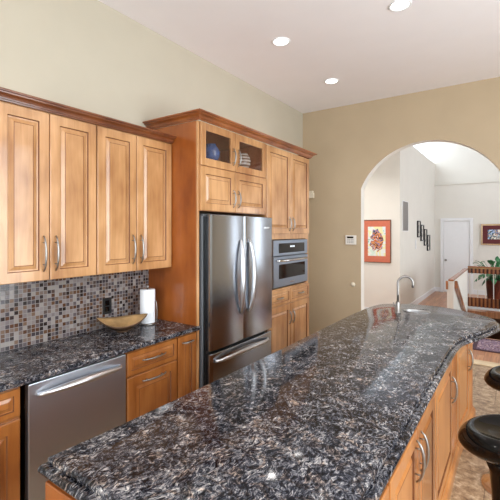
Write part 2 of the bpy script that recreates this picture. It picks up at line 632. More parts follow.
# wall with the arch
b = MB()
ax, az, ar = 1.933, 2.031, 1.0126
jl, jr = 0.998, 2.868
a0 = math.acos((jr - ax) / ar)
arc = []
for i in range(41):
    a = a0 + (PI - 2 * a0) * i / 40
    arc.append((ax + ar * math.cos(a), az + ar * math.sin(a)))
outl = [(-0.35, 0), (jl, 0)] + list(reversed(arc)) + [(jr, 0), (XR + 0.15, 0), (XR + 0.15, 5.1), (-0.35, 5.1)]
t = bmesh.new()
lay = []
for y in (YB, YB + TH):
    vs = [t.verts.new((p[0], y, p[1])) for p in outl]
    es = [t.edges.new((vs[i], vs[(i + 1) % len(vs)])) for i in range(len(vs))]
    bmesh.ops.triangle_fill(t, use_beauty=True, use_dissolve=False, edges=es, normal=(0, 1, 0))
    lay.append(vs)
for f in t.faces:
    f.material_index = 0 if f.calc_center_median().y < YB + 0.05 else 1
for i in range(len(outl)):
    j = (i + 1) % len(outl)
    f = t.faces.new([lay[0][i], lay[0][j], lay[1][j], lay[1][i]])
    f.material_index = 1  # jamb and soffit coloured pale for the light from the foyer
bmesh.ops.recalc_face_normals(t, faces=list(t.faces))
me = bpy.data.meshes.new('wall_back')
t.to_mesh(me)
t.free()
me.materials.append(M['paint_back'])
me.materials.append(M['paint_hall'])
wb_ = bpy.data.objects.new('wall_back', me)
COL.objects.link(wb_)
struct(wb_, 'tan wall with a wide round-topped archway')

# right wall with a wide window, rear wall with a window (both behind the viewer)


def wall_with_window(name, axis, at, out, a0_, a1_, w0, w1, z0, z1, mat):
    bb = MB()
    def bx(p0, p1, q0, q1):
        if axis == 'x':
            bb.box(min(at, at + out), max(at, at + out), p0, p1, q0, q1)
        else:
            bb.box(p0, p1, min(at, at + out), max(at, at + out), q0, q1)
    bx(a0_, w0, 0, CZ)
    bx(w1, a1_, 0, CZ)
    bx(w0, w1, 0, z0)
    bx(w0, w1, z1, CZ)
    return struct(bb.build(name, mat))


wall_with_window('wall_right', 'x', XR, 0.15, YN - 0.15, YB, 0.0, 4.0, 0.35, 3.45, M['tone_left'])
wall_with_window('wall_front', 'y', YN, -0.15, 0.0, XR, 0.8, 4.8, 0.5, 3.4, M['tone_left'])


def window(name, axis, at, w0, w1, z0, z1, n):
    root = bpy.data.objects.new(name, None)
    root.location = (at, (w0 + w1) / 2, z0) if axis == 'x' else ((w0 + w1) / 2, at, z0)
    COL.objects.link(root)
    struct(root)
    fb = MB()
    def bx(bb, p0, p1, q0, q1, t_):
        if axis == 'x':
            bb.box(at - t_, at + t_, p0, p1, q0, q1)
        else:
            bb.box(p0, p1, at - t_, at + t_, q0, q1)
    e = 0.06
    bx(fb, w0, w1, z0, z0 + e, 0.03)
    bx(fb, w0, w1, z1 - e, z1, 0.03)
    for i in range(n + 1):
        c = w0 + (w1 - w0) * i / n
        bx(fb, max(w0, c - e / 2), min(w1, c + e / 2), z0 + e, z1 - e, 0.03)
    struct(fb.build('window_frame', M['white'], root))
    pb = MB()
    bx(pb, w0, w1, z0, z1, 0.003)
    struct(pb.build('pane', M['pane'], root))
    return root


window('window_1', 'x', XR + 0.08, 0.0, 4.0, 0.35, 3.45, 3)
window('window_2', 'y', YN - 0.08, 0.8, 4.8, 0.5, 3.4, 3)

# foyer beyond the arch
FY0, FY1 = YB + TH, 12.48
YP = 8.34
XF = 1.02
hf = MB()
hf.box(-0.35, 2.1, YB + 0.075, FY1 + 0.15, -0.12, 0.0)
hf.box(2.1, 3.4, YB + 0.075, 7.5, -0.12, 0.0)
hf.box(3.4, XR + 0.15, YB + 0.075, FY1 + 0.15, -0.12, 0.0)
hf.box(2.1, 3.4, 9.9, FY1 + 0.15, -0.12, 0.0)
struct(hf.build('floor', M['hallwood']), 'reddish hardwood foyer floor')
struct(MB().box(jl, jr, YB - 0.02, YB + TH + 0.02, 0.0, 0.012, 0.004).build('trim_3', M['threshold']), 'wooden threshold under the archway, pale for the sun strip there')
struct(MB().box(-0.35, XF, YP, YP + 0.12, 0, CZ).build('wall_hall_left', M['paint_hall']), 'off-white foyer wall carrying the coral painting')
struct(MB().box(-0.35, -0.2, FY0, YP, 0, CZ).build('wall_hall_side', M['paint_hall']))
struct(MB().box(XF - 0.12, XF, YP + 0.12, FY1, 0, 3.73).build('wall_hall_gallery', M['paint_hall']), 'long foyer wall with the stepped photo frames')
fw = MB()
fw.box(XF - 0.12, XR + 0.15, FY1, FY1 + 0.15, 0, 3.12)
fw.box(XF - 0.12, XR + 0.15, FY1 + 0.08, FY1 + 0.5, 3.12, 5.1)
fw.box(XF, XR, FY1 - 0.03, FY1, 3.09, 3.12, 0.004)
fw.box(XF - 0.12, XR + 0.15, FY1 + 0.15, FY1 + 0.5, 3.0, 3.12)
fw.box(XF - 0.12, XF, FY1 + 0.0, FY1 + 0.35, 3.12, 3.75)
struct(fw.build('wall_hall_far', M['paint_hall']), 'tall far foyer wall with a ledge line')
hw = MB()
hw.box(XR, XR + 0.15, FY0, 7.9, 0, 5.1)
hw.box(XR, XR + 0.15, 11.3, FY1, 0, 5.1)
hw.box(XR, XR + 0.15, 7.9, 11.3, 0, 0.6)
hw.box(XR, XR + 0.15, 7.9, 11.3, 2.6, 5.1)
struct(hw.build('wall_hall_right', M['paint_hall']))
window('added_window_4', 'x', XR + 0.08, 7.9, 11.3, 0.6, 2.6, 3)  # unseen window added to light the foyer walls evenly
struct(MB().box(-0.35, XF, FY0, YP + 0.12, CZ, CZ + 0.05).build('ceiling', M['ceiling']))
cl = MB()
cl.box(XF - 0.12, XR + 0.15, FY0, FY1 + 0.5, 5.0, 5.1)
struct(cl.build('ceiling', M['ceiling']))
# high clerestory glazing above the gallery wall
sk = bpy.data.objects.new('window_3', None)
sk.location = (XF, FY0, 3.85)
COL.objects.link(sk)
struct(sk, 'clerestory glazing high above the photo frames')
g = MB()
g.box(XF - 0.07, XF - 0.062, FY0, FY1 + 0.35, 3.75, 4.99)
struct(g.build('pane', M['pane'], sk))
g = MB()
for y in (FY0 + 0.03, 7.4, FY1 + 0.33):
    g.box(XF - 0.10, XF - 0.03, y - 0.03, y + 0.03, 3.75, 4.99)
struct(g.build('window_frame', M['white'], sk))

# skirting in the foyer
bs = MB()
bs.box(XF, XF + 0.018, YP + 0.12, FY1, 0, 0.13, 0.004)
struct(bs.build('baseboard_left', M['white']), 'white skirting board below the photo frames')
bs = MB()
bs.box(XF + 0.018, 1.19, FY1 - 0.018, FY1, 0, 0.13, 0.004)
bs.box(2.0, XR, FY1 - 0.018, FY1, 0, 0.13, 0.004)
struct(bs.build('baseboard_far', M['white']))
bs = MB()
bs.box(-0.2, XF, YP - 0.018, YP, 0, 0.13, 0.004)
struct(bs.build('baseboard_side', M['white']))

# door in the far wall
dr = bpy.data.objects.new('door_1', None)
dr.location = (1.6, FY1, 0)
COL.objects.link(dr)
struct(dr, 'white foyer door')
d = MB()
d.panel((1.27, FY1 - 0.012, 0.02), (1, 0, 0), (0, 0, 1), (0, -1, 0), 0.65, 2.02, [(0, 0), (0, 0.006), (0.004, 0.01)])
struct(d.build('door_leaf', M['white'], dr))
d = MB()
d.box(1.185, 1.265, FY1 - 0.045, FY1, 0, 2.13, 0.006)
d.box(1.925, 2.005, FY1 - 0.045, FY1, 0, 2.13, 0.006)
d.box(1.265, 1.925, FY1 - 0.045, FY1, 2.05, 2.13, 0.006)
struct(d.build('door_frame', M['white'], dr))
d = MB()
d.sphere((1.325, FY1 - 0.06, 0.93), 0.032)
d.tube([(1.325, FY1 - 0.02, 0.93), (1.325, FY1 - 0.06, 0.93)], 0.012)
struct(d.build('door_knob', M['nickel'], dr), 'round metal door knob')

# backsplash
struct(MB().box(0.0005, 0.008, 0.36, 2.596, 0.92, 1.45).build('trim_1', M['mosaic']), 'small brown grey and white mosaic tile splashback')

# ------------------------------------------------------------------ cabinet parts
DOOR = [(0, 0), (0, 0.017), (0.004, 0.021), (0.068, 0.021), (0.073, 0.011), (0.082, 0.0105), (0.106, 0.0195), (0.110, 0.0205)]
DOOR_S = [(0, 0), (0, 0.017), (0.004, 0.021), (0.052, 0.021), (0.056, 0.011), (0.063, 0.010), (0.084, 0.019), (0.087, 0.020)]
DOOR_I = [(0, 0), (0, 0.018), (0.004, 0.022), (0.066, 0.022), (0.070, 0.006), (0.082, 0.006), (0.104, 0.021), (0.108, 0.022)]
DRAWER = [(0, 0), (0, 0.017), (0.004, 0.021), (0.034, 0.021), (0.038, 0.013), (0.043, 0.012), (0.060, 0.019), (0.062, 0.020)]
X_, Y_, Z_ = (1, 0, 0), (0, 1, 0), (0, 0, 1)


def handle_bar(parent, p, vertical, L=0.17, out=0.032, mat=None, Nn=(1, 0, 0), U=(0, 1, 0)):
    """arched cup-pull bar on two feet"""
    p, Nn = Vector(p), Vector(Nn)
    a = Vector((0, 0, 1)) if vertical else Vector(U)
    m_ = MB()
    pts, rr = [], []
    for i in range(13):
        s = -1 + 2 * i / 12
        pts.append(p + a * (s * L / 2) + Nn * (0.006 + out * (1 - s * s) ** 0.6))
        rr.append(0.0045 + 0.003 * (1 - s * s))
    m_.tube(pts, rr, 8)
    for s in (-0.62, 0.62):
        q = p + a * (s * L / 2)
        m_.tube([q, q + Nn * (0.006 + out * (1 - s * s) ** 0.6)], 0.004, 8)
    return m_.build('handle', mat or M['nickel'], parent)


def glaze(mb, o, U, V, Nn, w, h, inset, d):
    pass


def front(parent, kind, y0, y1, z0, z1, x, mat, steps, hpos=None, hvert=True, hl=0.17, gap=0.003):
    y0 += gap
    y1 -= gap
    z0 += gap
    z1 -= gap
    m_ = MB()
    # outer shell in wood, a thin dark glaze line in the groove
    o, w, h = Vector((x, y0, z0)), y1 - y0, z1 - z0
    rs = []
    for ins, dd in steps:
        rs.append([m_.bm.verts.new(o + Vector((dd, ins, ins))), m_.bm.verts.new(o + Vector((dd, w - ins, ins))), m_.bm.verts.new(o + Vector((dd, w - ins, h - ins))), m_.bm.verts.new(o + Vector((dd, ins, h - ins)))])
    for k, (a, c) in enumerate(zip(rs[:-1], rs[1:])):
        m_.mi = 1 if k in (3, 6) else 0
        for i in range(4):
            j = (i + 1) % 4
            m_.face([a[i], a[j], c[j], c[i]])
    m_.mi = 0
    m_.face(rs[-1])
    m_.face(list(reversed(rs[0])))
    ob = m_.build(kind, [mat, M['glaze']], parent)
    if hpos:
        handle_bar(ob, (x + 0.021, hpos[0], hpos[1]), hvert, hl)
    return ob


def crown(mb, path, z0, z1, out):
    """stepped crown profile swept along a path of (x, y, nx, ny) points"""
    prof = [(0.0, 0.0), (0.16, 0.0), (0.18, 0.16), (0.30, 0.18), (0.32, 0.30), (0.40, 0.48), (0.56, 0.60), (0.74, 0.66), (0.76, 0.78), (0.98, 0.80), (1.0, 0.86), (1.0, 1.0), (0.0, 1.0)]
    rs = []
    for (x, y, nx, ny) in path:
        rs.append([(x + nx * out * p, y + ny * out * p, z0 + (z1 - z0) * q) for p, q in prof])
    mb.rings(rs)


# ------------------------------------------------------------------ wall cabinets
UX, UZ0, UZ1 = 0.33, 1.425, 2.572


def wall_cabinet(y0, ym, y1, label):
    r = thing('wall_cabinet', label, 'cabinet', (0.165, (y0 + y1) / 2, UZ0), 'wall cabinets over the splashback')
    MB().box(0.002, UX - 0.021, y0 + 0.001, y1 - 0.001, UZ0 + 0.002, UZ1 + 0.02).build('cabinet_body', M['maple'], r)
    front(r, 'door', y0, ym, UZ0, UZ1, UX - 0.021, M['maple'], DOOR, (ym - 0.045, 1.61), True, 0.24)
    front(r, 'door', ym, y1, UZ0, UZ1, UX - 0.021, M['maple'], DOOR, (ym + 0.04, 1.61), True, 0.24)


wall_cabinet(1.10, 1.442, 1.806, 'honey maple wall cabinet above the dishwasher, with two tall raised-panel doors')
wall_cabinet(1.81, 2.186, 2.594, 'honey maple wall cabinet above the bowl and paper towel, beside the tall reddish panel')
c = MB()
crown(c, [(UX, 1.095, 1, 0), (UX, 2.594, 1, 0)], 2.574, 2.636, 0.065)
tag(c.build('crown_moulding', M['crown']), 'dark stained crown moulding running along the tops of the wall cabinets', 'moulding')

# ------------------------------------------------------------------ tall units round the fridge
TX = 0.66
r = thing('fridge_side_panel', 'tall reddish-brown wooden side panel left of the fridge, at the counter end', 'panel', (0.33, 2.609, 0))
MB().box(0.002, 0.622, 2.599, 2.619, 0.0, 2.745, 0.001).build('side_board', M['cherry'], r)
MB().box(0.622, 0.642, 2.599, 2.6205, 0.0, 2.745, 0.002).build('front_edge', M['maple'], r)

r = thing('over_fridge_cabinet', 'maple cabinet above the fridge with two glass doors over two small solid doors', 'cabinet', (0.33, 3.18, 1.945))
y0, ym, y1 = 2.621, 3.140, 3.722
zb, zm, zt = 1.945, 2.352, 2.745
fx = TX - 0.021
body = MB()
body.box(0.002, 0.02, y0, y1, zb, zt)
body.box(0.02, fx - 0.001, y0, y0 + 0.018, zb, zt)
body.box(0.02, fx - 0.001, y1 - 0.018, y1, zb, zt)
body.box(0.02, fx - 0.001, y0 + 0.018, y1 - 0.018, zt - 0.018, zt)
body.box(0.02, fx - 0.001, y0 + 0.018, y1 - 0.018, zm - 0.009, zm + 0.009)
body.box(0.02, fx - 0.001, y0 + 0.018, y1 - 0.018, zb, zb + 0.018)
body.build('cabinet_body', M['interior'], r)
front(r, 'door', y0, ym, zb, zm, fx, M['maple'], DOOR, (ym - 0.042, 2.08), True, 0.17)
front(r, 'door', ym, y1, zb, zm, fx, M['maple'], DOOR, (ym + 0.042, 2.08), True, 0.17)


def glass_door(parent, ya, yb, hy):
    ya += 0.003
    yb -= 0.003
    za, zc = zm + 0.003, zt - 0.003
    f = 0.07
    m_ = MB()
    m_.box(fx, fx + 0.021, ya, ya + f, za, zc, 0.003)
    m_.box(fx, fx + 0.021, yb - f, yb, za, zc, 0.003)
    m_.box(fx, fx + 0.021, ya + f, yb - f, za, za + f, 0.003)
    m_.box(fx, fx + 0.021, ya + f, yb - f, zc - f, zc, 0.003)
    ob = m_.build('door', M['maple'], parent)
    ob['label'] = 'glass-fronted door'
    MB().box(fx + 0.008, fx + 0.012, ya + f, yb - f, za + f, zc - f).build('glass_pane', M['glass'], ob)
    handle_bar(ob, (fx + 0.021, hy, 2.495), True, 0.17)


glass_door(r, y0, ym, ym - 0.042)
glass_door(r, ym, y1, ym + 0.042)

# glassware behind the glass doors
v = thing('glass_vase', 'blue round glass vase behind the left glass door above the fridge', 'vase', (0.47, 2.99, zm + 0.009))
m_ = MB()
m_.lathe([(0.045, 0.0), (0.045, 0.006), (0.012, 0.015), (0.012, 0.06), (0.055, 0.085), (0.085, 0.14), (0.09, 0.18), (0.075, 0.225), (0.05, 0.25), (0.055, 0.262), (0.045, 0.262), (0.042, 0.245), (0.02, 0.235)], (0.47, 2.99, zm + 0.009))
m_.build('vase_body', M['blueglass'], v)
v = thing('glass_vase', 'white striped round glass vase behind the right glass door above the fridge', 'vase', (0.47, 3.545, zm + 0.009))
m_ = MB()
m_.lathe([(0.045, 0.0), (0.045, 0.006), (0.012, 0.015), (0.012, 0.07), (0.055, 0.09), (0.08, 0.14), (0.085, 0.18), (0.072, 0.225), (0.05, 0.25), (0.055, 0.262), (0.045, 0.262), (0.042, 0.245), (0.02, 0.235)], (0.47, 3.545, zm + 0.009))
m_.build('vase_body', M['stripeglass'], v)

# oven tower
r = thing('oven_tower_cabinet', 'tall maple cabinet holding the wall oven, right of the fridge', 'cabinet', (0.33, 4.28, 0))
y0, ym, y1 = 3.726, 4.300, 4.845
body = MB()
body.box(0.002, fx - 0.02, y0, y1, 0.1, 1.07)
body.box(0.002, fx - 0.02, y0, y1, 1.67, 2.745)
body.box(0.002, 0.03, y0, y1, 1.07, 1.67)
body.box(0.03, fx - 0.02, y0, y0 + 0.02, 1.07, 1.67)
body.box(0.03, fx - 0.02, y1 - 0.02, y1, 1.07, 1.67)
body.box(0.002, fx - 0.06, y0, y1, 0.0, 0.1)
body.build('cabinet_body', M['maple'], r)
ff = MB()
ff.box(fx - 0.02, fx, y0, 3.86, 0.1, 2.745, 0.001)
ff.box(fx - 0.02, fx, 4.762, y1, 0.1, 2.745, 0.001)
ff.box(fx - 0.02, fx, 3.86, 4.762, 1.665, 2.745)
ff.box(fx - 0.02, fx, 3.86, 4.762, 0.1, 1.075)
ff.build('face_frame', M['maple'], r)
front(r, 'door', 3.735, ym, 1.725, 2.740, fx, M['maple'], DOOR, (ym - 0.048, 1.85), True, 0.17)
front(r, 'door', ym, y1 - 0.012, 1.725, 2.740, fx, M['maple'], DOOR, (ym + 0.042, 1.85), True, 0.17)
front(r, 'drawer', 3.74, ym, 0.875, 1.06, fx, M['maple'], DRAWER, (4.02, 0.967), False, 0.15)
front(r, 'drawer', ym, y1 - 0.012, 0.875, 1.06, fx, M['maple'], DRAWER, (4.57, 0.967), False, 0.15)
front(r, 'door', 3.74, ym, 0.115, 0.868, fx, M['maple'], DOOR, (ym - 0.048, 0.70), True, 0.17)
front(r, 'door', ym, y1 - 0.012, 0.115, 0.868, fx, M['maple'], DOOR, (ym + 0.042, 0.70), True, 0.17)

c = MB()
crown(c, [(0.004, 2.598, 0, -1), (TX, 2.598, 1, -1), (TX, 4.845, 1, 1), (0.004, 4.845, 0, 1)], 2.746, 2.816, 0.075)
tag(c.build('crown_moulding', M['crown_tall']), 'stained crown moulding on top of the tall fridge and oven cabinets', 'moulding')

# wall oven
r = thing('wall_oven', 'grey steel built-in wall oven with black control panel, set in the tall cabinet', 'oven', (0.35, 4.31, 1.083))
oy0, oy1 = 3.868, 4.755
MB().box(0.06, fx + 0.002, oy0 + 0.02, oy1 - 0.02, 1.088, 1.655).build('oven_body', M['fridge_side'], r)
MB().box(fx + 0.002, fx + 0.03, oy0, oy1, 1.468, 1.655, 0.004).build('control_panel', M['steel_d'], r)
cp = MB().box(fx + 0.03, fx + 0.033, 3.99, 4.66, 1.50, 1.615, 0.001).build('display', M['black_glass'], r)
m_ = MB()
for k in range(4):
    m_.box(fx + 0.033, fx + 0.0335, 4.27 + 0.03 * k, 4.29 + 0.03 * k, 1.565, 1.585)
m_.build('digits', M['clock'], cp)
dm = MB()
dm.box(fx + 0.002, fx + 0.035, oy0, oy1, 1.10, 1.46, 0.005)
od = dm.build('oven_door', M['steel_d'], r)
MB().box(fx + 0.035, fx + 0.0375, 3.985, 4.665, 1.195, 1.365, 0.001).build('door_window', M['black_glass'], od)
m_ = MB()
pts = [(fx + 0.035 + 0.05 * min(1, (1 - s * s) ** 0.4 * 1.05), 4.31 + s * 0.39, 1.412) for s in [-1 + i / 10 for i in range(21)]]
m_.tube(pts, 0.013, 10)
m_.build('handle', M['chrome'], od)
m_ = MB()
for k in range(6):
    yy = 4.262 + 0.02 * k
    m_.box(fx + 0.035, fx + 0.0365, yy, yy + 0.012, 1.133, 1.150)
m_.build('badge', M['chrome'], od)

# ------------------------------------------------------------------ fridge
r = thing('refrigerator', 'stainless steel french-door refrigerator with bottom freezer drawer', 'refrigerator', (0.37, 3.19, 0))
fy0, fy1, fm = 2.688, 3.700, 3.205
FXF = 0.735
MB().box(0.04, 0.655, 2.64, 3.70, 0.02, 1.90, 0.004).build('fridge_body', M['fridge_side'], r)
MB().box(0.40, 0.652, 2.66, 2.74, 1.90, 1.918, 0.004).build('hinge_cover', M['fridge_side'], r)
MB().box(0.40, 0.652, 3.60, 3.68, 1.90, 1.918, 0.004).build('hinge_cover', M['fridge_side'], r)


def curved_front(mb, ya, yb, z0, z1, xa, xb, bow, n=12):
    """door slab whose front is slightly bowed across its width, with rounded corners"""
    rs = []
    sec = [(0.0, 0), (0.0, 1)]
    pts = []
    for i in range(n + 1):
        s = i / n
        yy = ya + (yb - ya) * s
        ed = min(1.0, min(s, 1 - s) * (yb - ya) / 0.02)
        xx = xb - bow * (2 * s - 1) ** 2 - 0.014 * (1 - math.sqrt(max(0, 1 - (1 - ed) ** 2)))
        pts.append((xx, yy))
    out = [(xa, ya)] + pts + [(xa, yb)]
    for z, ins in ((z0, 0.004), (z0 + 0.004, 0.0), (z1 - 0.004, 0.0), (z1, 0.004)):
        rs.append([(x - (ins if x > xa else 0), y, z) for x, y in out])
    mb.rings(rs)


def fridge_door(ya, yb, z0, z1, label):
    m_ = MB()
    curved_front(m_, ya, yb, z0, z1, 0.665, FXF, 0.012, 36)
    ob = m_.build('door', M['steel'], r)
    ob['label'] = label
    return ob


MB().box(0.655, 0.664, 2.662, 3.683, 0.06, 1.895).build('door_gasket', M['black'], r)
dl = fridge_door(fy0, fm - 0.004, 0.682, 1.912, 'left steel door')
drr = fridge_door(fm + 0.004, fy1 + 0.055, 0.682, 1.912, 'right steel door')
for ob, yc, sg in ((dl, 3.205, -1), (drr, 3.205, 1)):
    m_ = MB()
    pts, rr = [], []
    for i in range(25):
        s = -1 + 2 * i / 24
        q = 1 - s * s
        pts.append((FXF - 0.006 + 0.05 * q ** 0.55, yc + sg * (0.072 + 0.026 * q), 1.315 + s * 0.36))
        rr.append(0.012 + 0.010 * q)
    m_.tube(pts, rr, 12, squash=1.25)
    m_.build('handle', M['satin'], ob)
m_ = MB()
for k in range(7):
    yy = 3.55 + 0.018 * k
    m_.box(FXF - 0.004, FXF - 0.001, yy, yy + 0.011, 1.79, 1.806)
m_.build('badge', M['chrome'], drr)
m_ = MB()
curved_front(m_, fy0, fy1 + 0.055, 0.075, 0.652, 0.665, FXF, 0.012, 36)
fd = m_.build('freezer_drawer', M['steel'], r)
m_ = MB()
pts, rr = [], []
for i in range(25):
    s = -1 + 2 * i / 24
    q = 1 - s * s
    pts.append((FXF - 0.004 + 0.068 * q ** 0.5, 3.19 + s * 0.45, 0.585 + 0.02 * q))
    rr.append(0.014 + 0.006 * q)
m_.tube(pts, rr, 12)
m_.build('handle', M['satin'], fd)
MB().box(0.06, 0.65, 2.66, 3.68, 0.0, 0.07).build('kick_grille', M['black'], r)

# ------------------------------------------------------------------ base run on the left wall
BX = 0.61
BZ0, BZ1 = 0.10, 0.878


def base_body(rt, y0, y1):
    m_ = MB()
    m_.box(0.002, BX, y0, y1, BZ0, BZ1)
    m_.box(0.002, BX - 0.07, y0, y1, 0.0, BZ0)
    m_.build('cabinet_body', M['maple_base'], rt)


r = thing('base_cabinet', 'maple base cabinet left of the dishwasher, mostly cut off by the photo edge', 'cabinet', (0.3, 0.86, 0), 'base cabinets under the mosaic wall')
base_body(r, 0.60, 1.113)
front(r, 'drawer', 0.605, 1.110, 0.705, 0.868, BX, M['maple_base'], DRAWER, (0.86, 0.79), False, 0.22)
front(r, 'door', 0.605, 1.110, 0.115, 0.692, BX, M['maple_base'], DOOR, (0.68, 0.55), True, 0.17)

r = thing('base_cabinet', 'maple base cabinet right of the dishwasher, one drawer over one pull-out door', 'cabinet', (0.3, 2.1, 0), 'base cabinets under the mosaic wall')
base_body(r, 1.846, 2.362)
front(r, 'drawer', 1.850, 2.360, 0.692, 0.868, BX, M['maple_base'], DRAWER, (2.105, 0.785), False, 0.24)
front(r, 'door', 1.850, 2.360, 0.115, 0.684, BX, M['maple_base'], DOOR, (2.105, 0.628), False, 0.24)

r = thing('base_cabinet', 'narrow maple pull-out cabinet between the drawer unit and the fridge panel', 'cabinet', (0.3, 2.48, 0), 'base cabinets under the mosaic wall')
base_body(r, 2.364, 2.597)
front(r, 'door', 2.368, 2.596, 0.115, 0.868, BX, M['maple_base'], DOOR_S, (2.482, 0.812), False, 0.14)

r = thing('dishwasher', 'stainless steel dishwasher with curved bar handle under the left counter', 'dishwasher', (0.3, 1.49, 0))
MB().box(0.02, 0.585, 1.15, 1.838, 0.0, 0.87).build('dishwasher_body', M['black'], r)
m_ = MB()
m_.box(0.586, 0.632, 1.15, 1.838, 0.115, 0.868, 0.006)
dd = m_.build('door', M['steel_h'], r)
m_ = MB()
pts, rr = [], []
for i in range(25):
    s = -1 + 2 * i / 24
    q = 1 - s * s
    pts.append((0.636 + 0.055 * q ** 0.6, 1.494 + s * 0.292, 0.795 + 0.012 * q))
    rr.append(0.012 + 0.012 * q)
m_.tube(pts, rr, 12, squash=1.2)
m_.build('handle', M['satin'], dd)
MB().box(0.50, 0.56, 1.155, 1.833, 0.0, 0.112).build('kick_plate', M['black'], r)

m_ = MB()
prof = [(0.002, 0.880), (0.642, 0.880), (0.654, 0.885), (0.658, 0.895), (0.658, 0.908), (0.653, 0.917), (0.644, 0.920), (0.002, 0.920)]
m_.rings([[(x, y, z) for x, z in prof] for y in (0.58, 2.5975)])
m_.rings([[(max(x, 0.6435), y, z) for x, z in prof] for y in (2.5975, 2.626)])
tag(m_.build('countertop', M['granite']), 'dark speckled quartz counter along the mosaic wall, over the dishwasher', 'countertop')

# things on the left counter
m_ = MB()
CZT = 0.92
bc = Vector((0.235, 2.115, CZT + 0.003))
dirv = Vector((0.2, 0.32, 0)).normalized()
perp = Vector((-dirv.y, dirv.x, 0))
NA, NB = 28, 12


def bowl_pt(i, j, inner):
    a = -1 + 2 * i / NA
    b_ = -1 + 2 * j / NB
    wv = 0.13 * max(0.0, 1 - abs(a) ** 2.4) ** 0.75
    z = 0.124 * abs(a) ** 2.0 + ((0.085 if b_ > 0 else 0.05) * (b_ * b_) * (1 - a * a)) + 0.006 * math.sin(3 * a + 1) * abs(b_)
    if inner:
        z += 0.007
        wv *= 0.97
    return bc + dirv * (a * 0.205) + perp * (b_ * wv) + Vector((0, 0, z))


g0 = [[m_.bm.verts.new(bowl_pt(i, j, False)) for j in range(NB + 1)] for i in range(NA + 1)]
g1 = [[m_.bm.verts.new(bowl_pt(i, j, True)) for j in range(NB + 1)] for i in range(NA + 1)]
for i in range(NA):
    for j in range(NB):
        m_.mi = 0
        m_.face([g0[i][j], g0[i][j + 1], g0[i + 1][j + 1], g0[i + 1][j]], True)
        m_.mi = 1
        m_.face([g1[i][j], g1[i + 1][j], g1[i + 1][j + 1], g1[i][j + 1]], True)
    m_.mi = 0
    m_.face([g0[i][0], g0[i + 1][0], g1[i + 1][0], g1[i][0]])
    m_.face([g0[i][NB], g1[i][NB], g1[i + 1][NB], g0[i + 1][NB]])
m_.lathe([(0.05, -0.003), (0.052, 0.004), (0.03, 0.008)], (bc.x, bc.y, bc.z), 24)
tag(m_.build('decorative_bowl', [M['bronze'], M['bowl_in']]), 'shallow leaf-shaped bronze bowl with tan inside and pointed ends on the left counter', 'bowl')

tx, ty = 0.20, 2.415
r = thing('paper_towel_holder', 'metal paper towel holder with side arm, at the end of the left counter', 'holder', (tx, ty, CZT))
MB().lathe([(0.078, 0.0), (0.08, 0.004), (0.076, 0.011), (0.012, 0.013)], (tx, ty, CZT)).build('base', M['nickel'], r)
MB().lathe([(0.006, 0.012), (0.006, 0.325), (0.014, 0.33), (0.014, 0.345), (0.004, 0.352)], (tx, ty, CZT), 16).build('rod', M['nickel'], r)
m_ = MB()
ux, uy = 0.82, 0.45
m_.tube([(tx + 0.076 * ux, ty + 0.076 * uy, CZT + 0.008), (tx + 0.094 * ux, ty + 0.094 * uy, CZT + 0.03), (tx + 0.096 * ux, ty + 0.096 * uy, CZT + 0.12), (tx + 0.088 * ux, ty + 0.088 * uy, CZT + 0.19), (tx + 0.08 * ux, ty + 0.08 * uy, CZT + 0.22)], 0.0035, 8)
m_.build('side_arm', M['nickel'], r)
m_ = MB()
m_.lathe([(0.018, 0.014), (0.066, 0.0135), (0.0675, 0.017), (0.0675, 0.309), (0.066, 0.312), (0.018, 0.312)], (tx, ty, CZT), 40, cap0=False, cap1=False)
m_.rings([[(tx + 0.018 * math.cos(2 * PI * i / 20), ty + 0.018 * math.sin(2 * PI * i / 20), CZT + z) for i in range(20)] for z in (0.014, 0.312)], cap0=False, cap1=False)
tag(m_.build('paper_towel_roll', M['paper']), 'white paper towel roll standing upright on its metal holder', 'paper towel')

r = thing('wall_outlet', 'black wall outlet plate on the mosaic splashback behind the bowl', 'outlet', (0.008, 2.12, 1.036))
MB().box(0.008, 0.014, 2.078, 2.170, 1.036, 1.178, 0.003).build('cover_plate', M['black'], r)
m_ = MB()
m_.box(0.014, 0.0165, 2.104, 2.144, 1.112, 1.152, 0.003)
m_.box(0.014, 0.0165, 2.104, 2.144, 1.060, 1.100, 0.003)
m_.build('socket', M['black_glass'], r)

# ------------------------------------------------------------------ island


def catmull(pts, n=6):
    res = []
    k = len(pts)
    for i in range(k):
        p0, p1, p2, p3 = [Vector((*pts[(i + q) % k], 0)) for q in (-1, 0, 1, 2)]
        for s in range(n):
            t_ = s / n
            res.append(0.5 * ((2 * p1) + (-p0 + p2) * t_ + (2 * p0 - 5 * p1 + 4 * p2 - p3) * t_ ** 2 + (-p0 + 3 * p1 - 3 * p2 + p3) * t_ ** 3))
    return [(q.x, q.y) for q in res]


near = [(1.550, 2.4), (1.530, 1.5), (1.509, 1.0), (1.4975, 0.764), (1.507, 0.753), (1.82, 0.748), (2.2, 0.74), (2.580, 0.734), (2.594, 0.746), (2.595, 0.85), (2.597, 1.32), (2.600, 1.96), (2.604, 2.5)]
far = [(2.600, 1.96), (2.604, 2.5), (2.610, 2.92), (2.618, 3.24), (2.645, 3.47), (2.735, 3.71), (2.828, 4.03), (2.866, 4.2),
       (2.852, 4.36), (2.79, 4.49), (2.65, 4.62), (2.45, 4.755), (2.18, 4.825), (1.87, 4.765), (1.71, 4.645), (1.628, 4.48), (1.585, 4.15), (1.562, 3.5), (1.55, 2.4), (1.530, 1.5)]
k_ = (len(far) - 1) * 6
smooth_far = catmull(far, 6)[6:(len(far) - 2) * 6]        # from (2.604, 2.5) to just before (1.55, 2.4)
outline = near[:-1] + smooth_far


